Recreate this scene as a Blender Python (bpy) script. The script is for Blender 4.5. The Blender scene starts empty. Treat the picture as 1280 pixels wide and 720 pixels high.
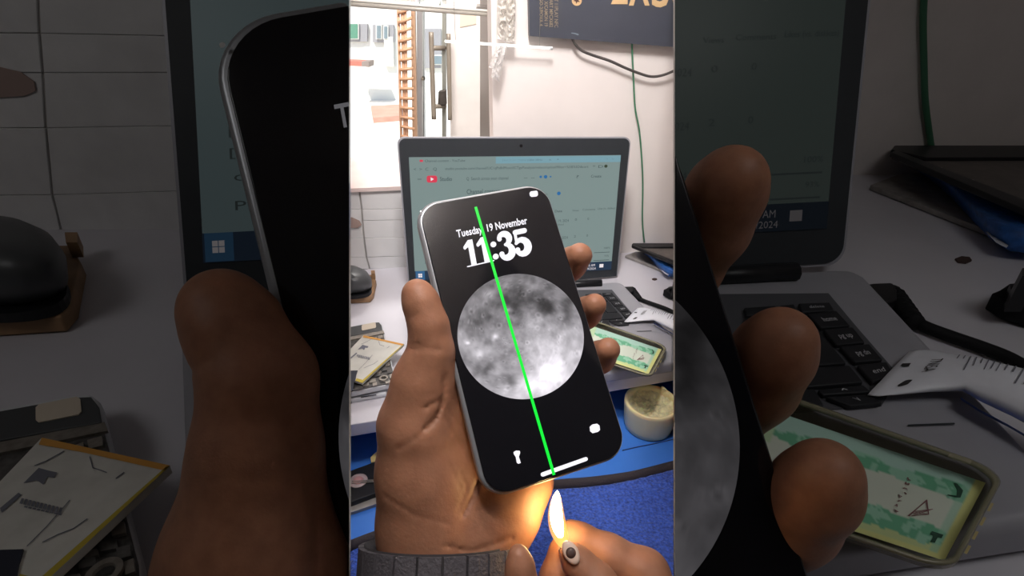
import bpy, bmesh, math, random
import numpy as np
from mathutils import Vector, Matrix

random.seed(7)
S = bpy.context.scene
COL = S.collection

# ------------------------------------------------------------------ camera
PITCH = math.radians(28.0)
CP, SP = math.cos(PITCH), math.sin(PITCH)
CAM = Vector((0, 0, 0.37))            # desk top is z = 0
FW, UPV = Vector((0, CP, -SP)), Vector((0, SP, CP))
FPX = 650.0
cam_data = bpy.data.cameras.new('camera')
cam_data.sensor_width = 36.0
cam_data.lens = 36.0 * FPX / 1280.0
cam_data.clip_start = 0.01
camera = bpy.data.objects.new('camera', cam_data)
camera.location = CAM
camera.rotation_euler = (math.radians(90) - PITCH, 0, 0)
COL.objects.link(camera)
S.camera = camera
cam_data.dof.use_dof = False

# ------------------------------------------------------------------ world, sun, added fill lights, exposure
world = bpy.data.worlds.new('world')
S.world = world
world.use_nodes = True
wn = world.node_tree.nodes
sky = wn.new('ShaderNodeTexSky')
sky.sky_type = 'NISHITA'
sky.sun_disc = False
sky.sun_elevation = math.radians(52)
sky.sun_rotation = math.radians(200)
wn['Background'].inputs['Strength'].default_value = 0.22
world.node_tree.links.new(sky.outputs['Color'], wn['Background'].inputs['Color'])


def add_light(name, kind, loc, energy, color=(1, 1, 1), size=None, size_y=None, rot=(0, 0, 0)):
    d = bpy.data.lights.new(name, kind)
    d.energy = energy
    d.color = color
    if kind == 'AREA':
        d.shape = 'RECTANGLE'
        d.size = size
        d.size_y = size_y or size
    o = bpy.data.objects.new(name, d)
    o.location = loc
    o.rotation_euler = rot
    COL.objects.link(o)
    return o


sun = add_light('sun', 'SUN', (0, 0, 5), 6.5, (1.0, 0.95, 0.88), rot=(math.radians(38), 0, math.radians(-25)))
sun.data.angle = math.radians(1)
add_light('middle_fill', 'AREA', (0.0, 0.26, 0.86), 6.6, (1.0, 0.965, 0.96), 0.10, 0.20, rot=(math.radians(66), 0, 0))  # unseen fill, added and tilted to brighten the middle wall
add_light('hand_fill', 'AREA', (0.0, 0.06, 0.95), 2.6, (1.0, 0.96, 0.93), 0.07, 0.10, rot=(math.radians(14), 0, 0))  # unseen fill added above the camera for the hand
add_light('entrance_fill', 'AREA', (-0.25, 1.7, 1.2), 42.0, (1.0, 0.96, 0.92), 0.6, 0.5, rot=(math.radians(20), 0, 0))  # added light, out of view, to lift the doorway parts
add_light('bay_fill_left', 'AREA', (-0.90, -0.10, 1.05), 1.02, (1.0, 0.98, 0.97), 0.5, 0.4, rot=(math.radians(20), 0, math.radians(-25)))  # weak unseen fill added for the left bay
add_light('bay_fill_right', 'AREA', (0.66, -0.02, 1.05), 2.0, (1.0, 0.98, 0.97), 0.5, 0.4, rot=(math.radians(-6), 0, 0))  # weak unseen fill added for the right bay
S.view_settings.view_transform = 'Standard'
S.view_settings.look = 'None'
S.view_settings.gamma = 1.0
S.view_settings.exposure = 0.0
S.view_settings.use_curve_mapping = False
S.cycles.max_bounces = 8
S.cycles.caustics_reflective = False
S.cycles.caustics_refractive = False
S.cycles.sample_clamp_indirect = 4.0

# ------------------------------------------------------------------ geometry helpers


def ray(px, py):
    return FW + Vector((1, 0, 0)) * ((px - 640) / FPX) - UPV * ((py - 360) / FPX)


def P(px, py, Z):
    return CAM + ray(px, py) * Z


def G(px, py, z=0.0):
    r = ray(px, py)
    return CAM + r * ((z - CAM.z) / r.z)


def V(px, py, y):
    r = ray(px, py)
    return CAM + r * (y / r.y)


WA, WB = G(438, 337), G(790, 315)
WN = Vector((WB.y - WA.y, -(WB.x - WA.x), 0)).normalized()     # towards the camera


def W(px, py, off=0.0):
    r = ray(px, py)
    t = ((WA + WN * off) - CAM).dot(WN) / r.dot(WN)
    return CAM + r * t


def ident(px, py):
    return px, py


ZM = 1280.0 / 404.0


def zoomed(px, py):
    return (px - 438) * ZM, (py - 360) * ZM + 360


def unzoom(px, py):
    return px / ZM + 438, (py - 360) / ZM + 360


# divider planes: half spaces (point, normal keeps the positive side)
def side_plane(px, keep):
    k = (px - 640) / FPX
    n = Vector((1, 0, 0)) - FW * k
    return (CAM, n.normalized() * keep)


BAYS = {
    'C': [side_plane(438.3, 1), side_plane(841.7, -1)],
    'L': [side_plane(436.6, -1)],
    'R': [side_plane(843.4, 1)],
}
TOPCUT = (Vector((0, 0, 0.42)), Vector((0, 0, -1)))


def srgb(r, g, b):
    def f(c):
        c /= 255.0
        return c / 12.92 if c <= 0.04045 else ((c + 0.055) / 1.055) ** 2.4
    return (f(r), f(g), f(b), 1.0)


MATS = {}


def mat(name, color, rough=0.5, metal=0.0, spec=0.5, var=0.0, var_scale=20.0, bump=0.0, bump_scale=200.0,
        emit=None, emit_strength=0.0, trans=0.0, sss=0.0, alpha=1.0, coat=0.0, sheen=0.0, attr=None, emit_attr=0.0, ior=1.45):
    if name in MATS:
        return MATS[name]
    m = bpy.data.materials.new(name)
    m.use_nodes = True
    nt = m.node_tree
    b = nt.nodes['Principled BSDF']
    b.inputs['Base Color'].default_value = color
    b.inputs['Roughness'].default_value = rough
    b.inputs['Metallic'].default_value = metal
    b.inputs['Specular IOR Level'].default_value = spec
    b.inputs['IOR'].default_value = ior
    if trans:
        b.inputs['Transmission Weight'].default_value = trans
    if coat:
        b.inputs['Coat Weight'].default_value = coat
    if sheen:
        b.inputs['Sheen Weight'].default_value = sheen
    if alpha < 1:
        b.inputs['Alpha'].default_value = alpha
    if sss:
        b.inputs['Subsurface Weight'].default_value = sss
        b.inputs['Subsurface Radius'].default_value = (0.006, 0.002, 0.001)
        b.inputs['Subsurface Scale'].default_value = 1.0
    if emit:
        b.inputs['Emission Color'].default_value = emit
        b.inputs['Emission Strength'].default_value = emit_strength
    if attr:
        a = nt.nodes.new('ShaderNodeAttribute')
        a.attribute_name = attr
        nt.links.new(a.outputs['Color'], b.inputs['Base Color'])
        if emit_attr:
            nt.links.new(a.outputs['Color'], b.inputs['Emission Color'])
            b.inputs['Emission Strength'].default_value = emit_attr
            b.inputs['Base Color'].default_value = (0, 0, 0, 1)
            for l in list(b.inputs['Base Color'].links):
                nt.links.remove(l)
    if var or bump:
        tc = nt.nodes.new('ShaderNodeTexCoord')
    if var:
        n = nt.nodes.new('ShaderNodeTexNoise')
        n.inputs['Scale'].default_value = var_scale
        n.inputs['Detail'].default_value = 6
        nt.links.new(tc.outputs['Object'], n.inputs['Vector'])
        mx = nt.nodes.new('ShaderNodeMix')
        mx.data_type = 'RGBA'
        mx.blend_type = 'MULTIPLY'
        mx.inputs[0].default_value = 1.0
        rp = nt.nodes.new('ShaderNodeMapRange')
        rp.inputs['From Min'].default_value = 0.3
        rp.inputs['From Max'].default_value = 0.7
        rp.inputs['To Min'].default_value = 1 - var
        rp.inputs['To Max'].default_value = 1 + var
        nt.links.new(n.outputs['Fac'], rp.inputs['Value'])
        if b.inputs['Base Color'].is_linked:
            nt.links.new(b.inputs['Base Color'].links[0].from_socket, mx.inputs[6])
        else:
            mx.inputs[6].default_value = color
        nt.links.new(rp.outputs[0], mx.inputs[7])
        nt.links.new(mx.outputs[2], b.inputs['Base Color'])
    if bump:
        n2 = nt.nodes.new('ShaderNodeTexNoise')
        n2.inputs['Scale'].default_value = bump_scale
        n2.inputs['Detail'].default_value = 4
        nt.links.new(tc.outputs['Object'], n2.inputs['Vector'])
        bp = nt.nodes.new('ShaderNodeBump')
        bp.inputs['Strength'].default_value = bump
        bp.inputs['Distance'].default_value = 0.002
        nt.links.new(n2.outputs['Fac'], bp.inputs['Height'])
        nt.links.new(bp.outputs['Normal'], b.inputs['Normal'])
    MATS[name] = m
    return m


def emat(name, color, strength=1.0):
    """A lit screen or lamp surface: pure emission."""
    if name in MATS:
        return MATS[name]
    m = bpy.data.materials.new(name)
    m.use_nodes = True
    b = m.node_tree.nodes['Principled BSDF']
    b.inputs['Base Color'].default_value = (0.004, 0.004, 0.004, 1)
    b.inputs['Roughness'].default_value = 0.35
    b.inputs['Specular IOR Level'].default_value = 0.2
    b.inputs['Emission Color'].default_value = color
    b.inputs['Emission Strength'].default_value = strength
    MATS[name] = m
    return m


def empty(name, loc, label=None, cat=None, group=None, parent=None):
    o = bpy.data.objects.new(name, None)
    o.empty_display_size = 0.02
    COL.objects.link(o)
    o.location = loc
    if parent is not None:
        o.parent = parent
    tag(o, label, cat, group)
    return o


def tag(o, label=None, cat=None, group=None, kind=None):
    if label:
        o['label'] = label
    if cat:
        o['category'] = cat
    if group:
        o['group'] = group
    if kind:
        o['kind'] = kind
    return o


def world_loc(o):
    v = Vector((0, 0, 0))
    while o is not None:
        v = v + o.location
        o = o.parent
    return v


def mk(name, verts, faces, m, parent=None, bay=None, smooth=False, bevel=0.0, extra=None, solid=True, attr=None, recalc=True, kind=None):
    """One mesh object from world-space vertices, trimmed to its bay, child of parent."""
    bm = bmesh.new()
    lay = bm.verts.layers.float_color.new('tint') if attr is not None else None
    vs = [bm.verts.new(v) for v in verts]
    if attr is not None:
        for v, c in zip(vs, attr):
            v[lay] = c
    for f in faces:
        try:
            bm.faces.new([vs[i] for i in f])
        except ValueError:
            pass
    planes = list(BAYS.get(bay, [])) + list(extra or [])
    for (co, no) in planes:
        if not bm.verts:
            break
        r = bmesh.ops.bisect_plane(bm, geom=bm.verts[:] + bm.edges[:] + bm.faces[:], plane_co=co, plane_no=-no, clear_outer=True, dist=1e-6)
        if solid:
            ed = [e for e in r['geom_cut'] if isinstance(e, bmesh.types.BMEdge) and e.is_valid and e.is_boundary]
            if ed:
                try:
                    bmesh.ops.holes_fill(bm, edges=ed, sides=0)
                except Exception:
                    pass
    if recalc and bm.faces:
        bmesh.ops.recalc_face_normals(bm, faces=bm.faces[:])
    if not bm.faces:
        bm.free()
        return None
    off = world_loc(parent)
    if parent is None:
        cs = [v.co for v in bm.verts]
        lo = Vector([min(c[i] for c in cs) for i in range(3)])
        hi = Vector([max(c[i] for c in cs) for i in range(3)])
        off = Vector(((lo.x + hi.x) / 2, (lo.y + hi.y) / 2, lo.z))
    for v in bm.verts:
        v.co = v.co - off
    me = bpy.data.meshes.new(name)
    bm.to_mesh(me)
    bm.free()
    if smooth:
        for p in me.polygons:
            p.use_smooth = True
    me.materials.append(m)
    o = bpy.data.objects.new(name, me)
    COL.objects.link(o)
    if parent is not None:
        o.parent = parent
    else:
        o.location = off
    if bevel:
        b = o.modifiers.new('bevel', 'BEVEL')
        b.width = bevel
        b.segments = 3
        b.limit_method = 'ANGLE'
        b.angle_limit = math.radians(35)
        b.use_clamp_overlap = True
        if not smooth:
            for p in me.polygons:
                p.use_smooth = True
            w = o.modifiers.new('weighted', 'WEIGHTED_NORMAL')
            w.keep_sharp = True
    if kind:
        o['kind'] = kind
    return o


def prism_data(top, vec):
    n = len(top)
    vs = [Vector(p) for p in top] + [Vector(p) + (vec[i] if isinstance(vec, list) else vec) for i, p in enumerate(top)]
    fs = [tuple(range(n)), tuple(range(2 * n - 1, n - 1, -1))]
    for i in range(n):
        j = (i + 1) % n
        fs.append((i, i + n, j + n, j))
    return vs, fs


def prism(name, top, vec, m, parent=None, **k):
    vs, fs = prism_data(top, vec)
    return mk(name, vs, fs, m, parent, **k)


def box_data(lo, hi):
    x0, y0, z0 = lo
    x1, y1, z1 = hi
    return prism_data([Vector((x0, y0, z1)), Vector((x1, y0, z1)), Vector((x1, y1, z1)), Vector((x0, y1, z1))], Vector((0, 0, z0 - z1)))


def box(name, lo, hi, m, parent=None, **k):
    vs, fs = box_data(lo, hi)
    return mk(name, vs, fs, m, parent, **k)


def merge(*parts):
    vs, fs = [], []
    for v, f in parts:
        o = len(vs)
        vs += list(v)
        fs += [tuple(i + o for i in q) for q in f]
    return vs, fs


def smooth_path(pts, n=6):
    out = []
    for i in range(len(pts) - 1):
        p0, p1, p2, p3 = pts[max(i - 1, 0)], pts[i], pts[i + 1], pts[min(i + 2, len(pts) - 1)]
        for k in range(n):
            t = k / n
            out.append(0.5 * ((2 * p1) + (p2 - p0) * t + (2 * p0 - 5 * p1 + 4 * p2 - p3) * t * t + (3 * p1 - p0 - 3 * p2 + p3) * t ** 3))
    out.append(pts[-1].copy())
    return out


def tube_data(pts, r, seg=10, n=6):
    pts = smooth_path([Vector(p) for p in pts], n) if n > 1 else [Vector(p) for p in pts]
    vs, fs = [], []
    up = Vector((0.13, 0.21, 0.97))
    for i, p in enumerate(pts):
        t = (pts[min(i + 1, len(pts) - 1)] - pts[max(i - 1, 0)]).normalized()
        a = t.cross(up)
        if a.length < 1e-4:
            a = t.cross(Vector((1, 0, 0)))
        a.normalize()
        b = t.cross(a).normalized()
        rr = r if not callable(r) else r(i / (len(pts) - 1))
        for k in range(seg):
            an = 2 * math.pi * k / seg
            vs.append(p + a * (rr * math.cos(an)) + b * (rr * math.sin(an)))
    for i in range(len(pts) - 1):
        for k in range(seg):
            k2 = (k + 1) % seg
            fs.append((i * seg + k, i * seg + k2, (i + 1) * seg + k2, (i + 1) * seg + k))
    fs.append(tuple(range(seg - 1, -1, -1)))
    fs.append(tuple(range((len(pts) - 1) * seg, len(pts) * seg)))
    return vs, fs


def tube(name, pts, r, m, parent=None, seg=10, n=6, **k):
    vs, fs = tube_data(pts, r, seg, n)
    return mk(name, vs, fs, m, parent, smooth=True, **k)


def lathe_data(profile, centre, seg=40, axis=None, ax=None, ay=None):
    axis = axis or Vector((0, 0, 1))
    ax = ax or Vector((1, 0, 0))
    ay = ay or Vector((0, 1, 0))
    vs, fs = [], []
    for (r, h) in profile:
        for k in range(seg):
            a = 2 * math.pi * k / seg
            vs.append(centre + axis * h + ax * (r * math.cos(a)) + ay * (r * math.sin(a)))
    for i in range(len(profile) - 1):
        for k in range(seg):
            k2 = (k + 1) % seg
            fs.append((i * seg + k, i * seg + k2, (i + 1) * seg + k2, (i + 1) * seg + k))
    fs.append(tuple(range(seg - 1, -1, -1)))
    fs.append(tuple(range((len(profile) - 1) * seg, len(profile) * seg)))
    return vs, fs


# ---- lettering: returns 2-D verts (x right, y up) and faces, normalised so the cap height is 1
def text2d(s, bold=0.0):
    cu = bpy.data.curves.new('lettering', 'FONT')
    cu.body = s
    cu.size = 1.0
    cu.resolution_u = 2
    cu.offset = bold
    o = bpy.data.objects.new('lettering', cu)
    COL.objects.link(o)
    dg = bpy.context.evaluated_depsgraph_get()
    ev = o.evaluated_get(dg)
    me = ev.to_mesh()
    vs = [(v.co.x, v.co.y) for v in me.vertices]
    fs = [tuple(p.vertices) for p in me.polygons]
    ev.to_mesh_clear()
    bpy.data.objects.remove(o)
    bpy.data.curves.remove(cu)
    return vs, fs


def text_on(s, fn, u, v, w, h, bold=0.0, vert=False):
    """Lettering in the box (u, v, w, h) of a surface fn(u, v) whose v runs downwards; h is the letter height."""
    vs, fs = text2d(s, bold)
    if not vs:
        return [], []
    x0 = min(p[0] for p in vs)
    x1 = max(p[0] for p in vs)
    H = 0.72
    out = []
    for (x, y) in vs:
        a, b = (x - x0) / max(x1 - x0, 1e-6), y / H
        if vert:     # reads downwards
            out.append(fn(u + b * w, v + a * h))
        else:
            out.append(fn(u + a * w, v + h - b * h))
    return out, fs


def rect_on(fn, u0, v0, u1, v1):
    return [fn(u0, v0), fn(u1, v0), fn(u1, v1), fn(u0, v1)], [(0, 1, 2, 3)]


def ring2d(cx, cy, r, n=20):
    return [(cx + r * math.cos(2 * math.pi * k / n), cy + r * math.sin(2 * math.pi * k / n)) for k in range(n)]


def poly_on(fn, pts):
    return [fn(*p) for p in pts], [tuple(range(len(pts)))]


def stroke_on(fn, pts, widths):
    """Round brush stroke through 2-D points."""
    parts = []
    for i, (p, w) in enumerate(zip(pts, widths)):
        parts.append(poly_on(fn, ring2d(p[0], p[1], w, 14)))
        if i:
            q, wq = pts[i - 1], widths[i - 1]
            dx, dy = p[0] - q[0], p[1] - q[1]
            L = math.hypot(dx, dy) or 1
            nx, ny = -dy / L, dx / L
            parts.append(poly_on(fn, [(q[0] + nx * wq, q[1] + ny * wq), (p[0] + nx * w, p[1] + ny * w), (p[0] - nx * w, p[1] - ny * w), (q[0] - nx * wq, q[1] - ny * wq)]))
    return merge(*parts)


def round_rect(w, h, r, n=8):
    pts = []
    for (cx, cy, a0) in ((w / 2 - r, h / 2 - r, 0), (-w / 2 + r, h / 2 - r, 90), (-w / 2 + r, -h / 2 + r, 180), (w / 2 - r, -h / 2 + r, 270)):
        for k in range(n + 1):
            a = math.radians(a0 + 90 * k / n)
            pts.append((cx + r * math.cos(a), cy + r * math.sin(a)))
    return pts


# ---- bodies from a distance field (surface nets)
def seg_dist(X, a, b, ra, rb):
    ab = b - a
    t = np.clip(((X - a) @ ab) / max(ab @ ab, 1e-12), 0, 1)
    return np.linalg.norm(X - a - t[..., None] * ab, axis=-1) - (ra + (rb - ra) * t)


def smin(a, b, k):
    h = np.maximum(k - np.abs(a - b), 0) / k
    return np.minimum(a, b) - h * h * k * 0.25


def surface_net(D, lo, res):
    ins = D < 0
    nx, ny, nz = D.shape
    corners = [(i, j, k) for i in (0, 1) for j in (0, 1) for k in (0, 1)]
    c = np.stack([D[i:nx - 1 + i, j:ny - 1 + j, k:nz - 1 + k] for (i, j, k) in corners], -1)
    s = (c < 0).sum(-1)
    act = (s > 0) & (s < 8)
    idx = -np.ones(act.shape, int)
    n = act.sum()
    idx[act] = np.arange(n)
    ca = c[act]
    cc = np.array(corners, float)
    acc = np.zeros((n, 3))
    cnt = np.zeros(n)
    for a in range(8):
        for b in range(a + 1, 8):
            if sum(x != y for x, y in zip(corners[a], corners[b])) != 1:
                continue
            va, vb = ca[:, a], ca[:, b]
            cr = (va < 0) != (vb < 0)
            t = np.where(cr, va / np.where(va == vb, 1, va - vb), 0)
            p = cc[a] + t[:, None] * (cc[b] - cc[a])
            acc[cr] += p[cr]
            cnt[cr] += 1
    base = np.argwhere(act)
    verts = lo + (base + acc / cnt[:, None]) * res
    faces = []
    for ax in range(3):
        sl0 = [slice(1, -1)] * 3
        sl0[ax] = slice(0, -1)
        sl1 = [slice(1, -1)] * 3
        sl1[ax] = slice(1, None)
        A, B = ins[tuple(sl0)], ins[tuple(sl1)]
        e = np.argwhere(A != B)
        flip = A[A != B]
        off = np.ones(3, int)
        off[ax] = 0
        e = e + off
        u, v = (ax + 1) % 3, (ax + 2) % 3
        du, dv = np.zeros(3, int), np.zeros(3, int)
        du[u], dv[v] = 1, 1
        q = np.stack([idx[tuple((e - du - dv).T)], idx[tuple((e - dv).T)], idx[tuple(e.T)], idx[tuple((e - du).T)]], -1)
        q[~flip] = q[~flip][:, ::-1]
        q = q[(q >= 0).all(1)]
        faces.append(q)
    return verts, np.concatenate(faces)


def sdf_body(name, chains, m, parent, res=0.0015, k_in=0.004, k_out=0.008, planes=(), creases=()):
    """chains: lists of (px, py, Z, radius in m); creases: (list of px points, width px, depth m)."""
    C = [([np.array(P(p[0], p[1], p[2])) for p in ch], [p[3] for p in ch]) for ch in chains]
    allp = np.array([p for ps, _ in C for p in ps])
    allr = np.array([r for _, rs in C for r in rs])
    lo = (allp - allr[:, None]).min(0) - 4 * res
    hi = (allp + allr[:, None]).max(0) + 4 * res
    for (co, no) in planes:     # trim the grid to axis-aligned planes
        for a in range(3):
            if abs(no[a]) > 0.999:
                if no[a] > 0:
                    lo[a] = max(lo[a], co[a] - 3 * res)
                else:
                    hi[a] = min(hi[a], co[a] + 3 * res)
    dims = np.ceil((hi - lo) / res).astype(int) + 1
    g = np.stack(np.meshgrid(*[np.arange(d) for d in dims], indexing='ij'), -1).astype(np.float32) * res + lo.astype(np.float32)
    X = g.reshape(-1, 3).astype(float)
    tot = None
    for ps, rs in C:
        d = None
        for i in range(len(ps) - 1):
            s_ = seg_dist(X, ps[i], ps[i + 1], rs[i], rs[i + 1])
            d = s_ if d is None else smin(d, s_, k_in)
        tot = d if tot is None else smin(tot, d, k_out)
    if creases:
        rel = X - np.array(CAM)
        Z = rel @ np.array(FW)
        Z = np.maximum(Z, 0.05)
        pxs = 640 + FPX * rel[:, 0] / Z
        pys = 360 - FPX * (rel @ np.array(UPV)) / Z
        near = np.abs(tot) < 0.006
        Q = np.stack([pxs[near], pys[near]], -1)
        add = np.zeros(near.sum())
        for pts, w, dep in creases:
            dm = np.full(len(Q), 1e9)
            for a, b in zip(pts[:-1], pts[1:]):
                dm = np.minimum(dm, seg_dist(Q, np.array(a, float), np.array(b, float), 0, 0))
            add = np.maximum(add, dep * np.exp(-(dm / w) ** 2))
        tot[near] += add
    for (co, no) in planes:
        tot = np.maximum(tot, -((X - np.array(co)) @ np.array(no)))
    v, f = surface_net(tot.reshape(dims), lo, res)
    off = np.array(world_loc(parent))
    me = bpy.data.meshes.new(name)
    me.from_pydata((v - off).tolist(), [], f.tolist())
    me.update()
    for p in me.polygons:
        p.use_smooth = True
    me.materials.append(m)
    o = bpy.data.objects.new(name, me)
    COL.objects.link(o)
    if parent is not None:
        o.parent = parent
    sm = o.modifiers.new('smooth', 'SMOOTH')
    sm.factor = 0.5
    sm.iterations = 3
    return o


# ------------------------------------------------------------------ materials
M_WALL = mat('plaster_warm_white', srgb(230, 223, 219), 0.75, var=0.05, var_scale=9, bump=0.15, bump_scale=60)
M_TILE = mat('white_tile', srgb(222, 222, 222), 0.35, var=0.07, var_scale=14, bump=0.1, bump_scale=30)
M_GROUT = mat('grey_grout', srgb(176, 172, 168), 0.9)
M_DESK = mat('white_laminate', srgb(206, 204, 211), 0.35, var=0.03, var_scale=12)
M_FLOOR = mat('floor_tile_grey', srgb(170, 165, 160), 0.5, var=0.05)
M_DARKROOM = mat('dark_plaster', srgb(60, 58, 56), 0.9)
M_BLACK = mat('black_plastic', srgb(26, 27, 30), 0.42, spec=0.35)
M_BLACKMATTE = mat('black_rubber', srgb(22, 22, 24), 0.7, spec=0.25, bump=0.2, bump_scale=500)
M_BEZEL = mat('laptop_bezel_plastic', srgb(46, 50, 54), 0.55, spec=0.35, var=0.06, var_scale=30)
M_SILVER = mat('silver_grey_plastic', srgb(158, 158, 165), 0.42, metal=0.1, var=0.04)
M_KEY = mat('key_plastic', srgb(32, 33, 37), 0.5, spec=0.35)
M_KEYTXT = mat('key_legend_print', srgb(190, 192, 196), 0.6)
M_GLASSBLACK = mat('phone_glass', (0.006, 0.006, 0.008, 1), 0.12, spec=0.5)
M_FRAME = mat('phone_frame_grey', srgb(150, 152, 156), 0.32, metal=0.5)
M_SKIN = mat('brown_skin', srgb(150, 104, 80), 0.5, spec=0.35, var=0.14, var_scale=90, bump=0.10, bump_scale=500, sss=0.15)
M_NAIL = mat('pale_nail', srgb(205, 178, 160), 0.35, spec=0.5)
M_NAILDARK = mat('dark_nail_bed', srgb(62, 42, 36), 0.5)
M_BLUEMAT = mat('glossy_blue_sheet', srgb(66, 124, 212), 0.22, spec=0.4, var=0.08, var_scale=10)
M_TOWEL = mat('blue_towel_cloth', srgb(58, 88, 176), 0.95, spec=0.1, var=0.5, var_scale=380, bump=1.0, bump_scale=520, sheen=0.3)
M_CABINETBLUE = mat('dark_blue_board', srgb(36, 56, 104), 0.6)
M_WOOD = mat('pale_wood_board', srgb(150, 118, 86), 0.6, var=0.2, var_scale=30)
M_MOUSE = mat('dark_grey_mouse', srgb(74, 76, 78), 0.38, spec=0.4)
M_GREEN = mat('green_wire', srgb(66, 122, 92), 0.5)
M_CABLE = mat('grey_black_cable', srgb(72, 68, 66), 0.5)
M_SIGN = mat('dark_slate_card', srgb(62, 66, 76), 0.45, var=0.08, var_scale=12)
M_GOLD = mat('gold_print', srgb(206, 176, 132), 0.5, metal=0.2)
M_GOLDDIM = mat('dull_gold_print', srgb(140, 128, 108), 0.6)
M_WHITEPRINT = mat('white_print', srgb(220, 222, 224), 0.6)
M_TUBEWHITE = mat('white_tube_foil', srgb(226, 228, 236), 0.38, var=0.04, var_scale=50)
M_TUBEBLUE = mat('blue_tube_foil', srgb(48, 84, 168), 0.4)
M_INK = mat('grey_ink', srgb(110, 112, 122), 0.8)
M_INKDARK = mat('dark_ink', srgb(48, 46, 48), 0.8)
M_BLUEBAG = mat('blue_plastic_bag', srgb(40, 92, 164), 0.4, var=0.35, var_scale=70, bump=0.6, bump_scale=90)
M_YELLOWPAINT = mat('yellow_print', srgb(212, 196, 70), 0.5)
M_BOARDGREY = mat('grey_metal_plate', srgb(150, 146, 142), 0.5, metal=0.3, var=0.25, var_scale=40)
M_PANELTOP = mat('dusty_black_panel', srgb(98, 92, 88), 0.6, var=0.15, var_scale=40)
M_PCB = mat('phone_circuit_grey', srgb(88, 86, 84), 0.5, metal=0.3, var=0.5, var_scale=120)
M_CHIP = mat('shield_metal', srgb(150, 144, 136), 0.4, metal=0.7, var=0.2, var_scale=150)
M_CREAMLABEL = mat('cream_sticker', srgb(206, 194, 176), 0.6)
M_BATTERY = mat('battery_white_wrap', srgb(204, 203, 196), 0.5, var=0.08, var_scale=60)
M_KAPTON = mat('amber_tape', srgb(206, 150, 70), 0.35)
M_YELLOWEDGE = mat('yellow_tape', srgb(186, 166, 60), 0.4)
M_PHONEWHITE = mat('white_phone_rim', srgb(206, 208, 212), 0.35)
M_NAVYTAPE = mat('navy_tape', srgb(34, 38, 52), 0.5)
M_CASE = mat('smoky_clear_silicone', srgb(170, 164, 140), 0.25, alpha=0.42, spec=0.5)
M_CASERIM = mat('smoky_silicone_rim', srgb(140, 136, 112), 0.25, alpha=0.72, spec=0.6)
M_NOTE = mat('banknote_paper', (1, 1, 1, 1), 0.75, attr='tint')
M_WAX = mat('cloudy_plastic_pot', srgb(248, 228, 176), 0.35, sss=0.3, var=0.05, var_scale=30)
M_FLUX = mat('crumbly_yellow_flux', srgb(246, 236, 190), 0.6, sss=0.2, var=0.25, var_scale=160, bump=1.0, bump_scale=300)
M_PANE = None

glass = bpy.data.materials.new('clear_glass')
glass.use_nodes = True
nt = glass.node_tree
for n in list(nt.nodes):
    if n.type == 'BSDF_PRINCIPLED':
        nt.nodes.remove(n)
tr = nt.nodes.new('ShaderNodeBsdfTransparent')
tr.inputs['Color'].default_value = (0.94, 0.96, 0.95, 1)
gl = nt.nodes.new('ShaderNodeBsdfGlossy')
gl.inputs['Roughness'].default_value = 0.02
fr = nt.nodes.new('ShaderNodeFresnel')
fr.inputs['IOR'].default_value = 1.45
mxs = nt.nodes.new('ShaderNodeMixShader')
nt.links.new(fr.outputs[0], mxs.inputs[0])
nt.links.new(tr.outputs[0], mxs.inputs[1])
nt.links.new(gl.outputs[0], mxs.inputs[2])
nt.links.new(mxs.outputs[0], nt.nodes['Material Output'].inputs['Surface'])
M_PANE = glass

# ------------------------------------------------------------------ the setting
FZ = -0.75


def structure(o):
    if o is not None:
        o['kind'] = 'structure'
    return o


structure(box('floor', (-1.75, -1.3, FZ - 0.05), (1.75, 2.75, FZ), M_FLOOR))
structure(box('ceiling', (-1.75, -1.3, 1.25), (1.75, 2.75, 1.33), M_WALL))
structure(box('wall_left', (-1.80, -1.3, FZ), (-1.72, 2.75, 1.25), M_WALL))
structure(box('wall_right', (1.72, -1.3, FZ), (1.80, 2.75, 1.25), M_WALL))
structure(box('wall_rear', (-1.75, -1.36, FZ), (1.75, -1.3, 1.25), M_DARKROOM))


# dividers added to separate bay light, seen edge-on; lower leaf leans, upper leaf goes straight up
def divider(px, sgn, name, ymax):
    k0 = (px - 640) / FPX
    k1 = (px + sgn * 1.2 - 640) / FPX

    def leaf(k, y, z):
        Z = CP * y + SP * (CAM.z - z)
        return Vector((k * Z, y, z))
    outline = [(0.20, -0.12), (0.20, 0.42), (ymax, 0.42), (ymax, -0.12)]
    inner = [leaf(k0, y, z) for y, z in outline]
    outer = [leaf(k1, y, z) for y, z in outline]
    n = len(outline)
    fs = [tuple(range(n)), tuple(range(2 * n - 1, n - 1, -1))] + [(i, (i + 1) % n, (i + 1) % n + n, i + n) for i in range(n)]
    structure(mk('wall_added_divider_' + name, inner + outer, fs, M_WALL))
    up = []
    for k, dx in ((k0, 0.0), (k1, sgn * 0.002)):
        for y, z in ((0.0, 0.4201), (0.0, 1.25), (0.2, 1.25), (ymax, 1.25), (ymax, 0.4201), (0.2, 0.4201)):
            b = leaf(k, max(y, 0.2), 0.42)
            up.append(Vector((b.x + dx, y, z)))
    fs = [(0, 1, 2, 5), (5, 2, 3, 4), (11, 8, 7, 6), (10, 9, 8, 11)] + [(i, (i + 1) % 6, (i + 1) % 6 + 6, i + 6) for i in range(6)]
    structure(mk('wall_light_blocker_' + name, up, fs, M_WALL))  # unseen upper leaf, added to block middle light from the side bays


divider(438, -1, 'left', 0.93)
divider(842, 1, 'right', 1.31)

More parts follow.
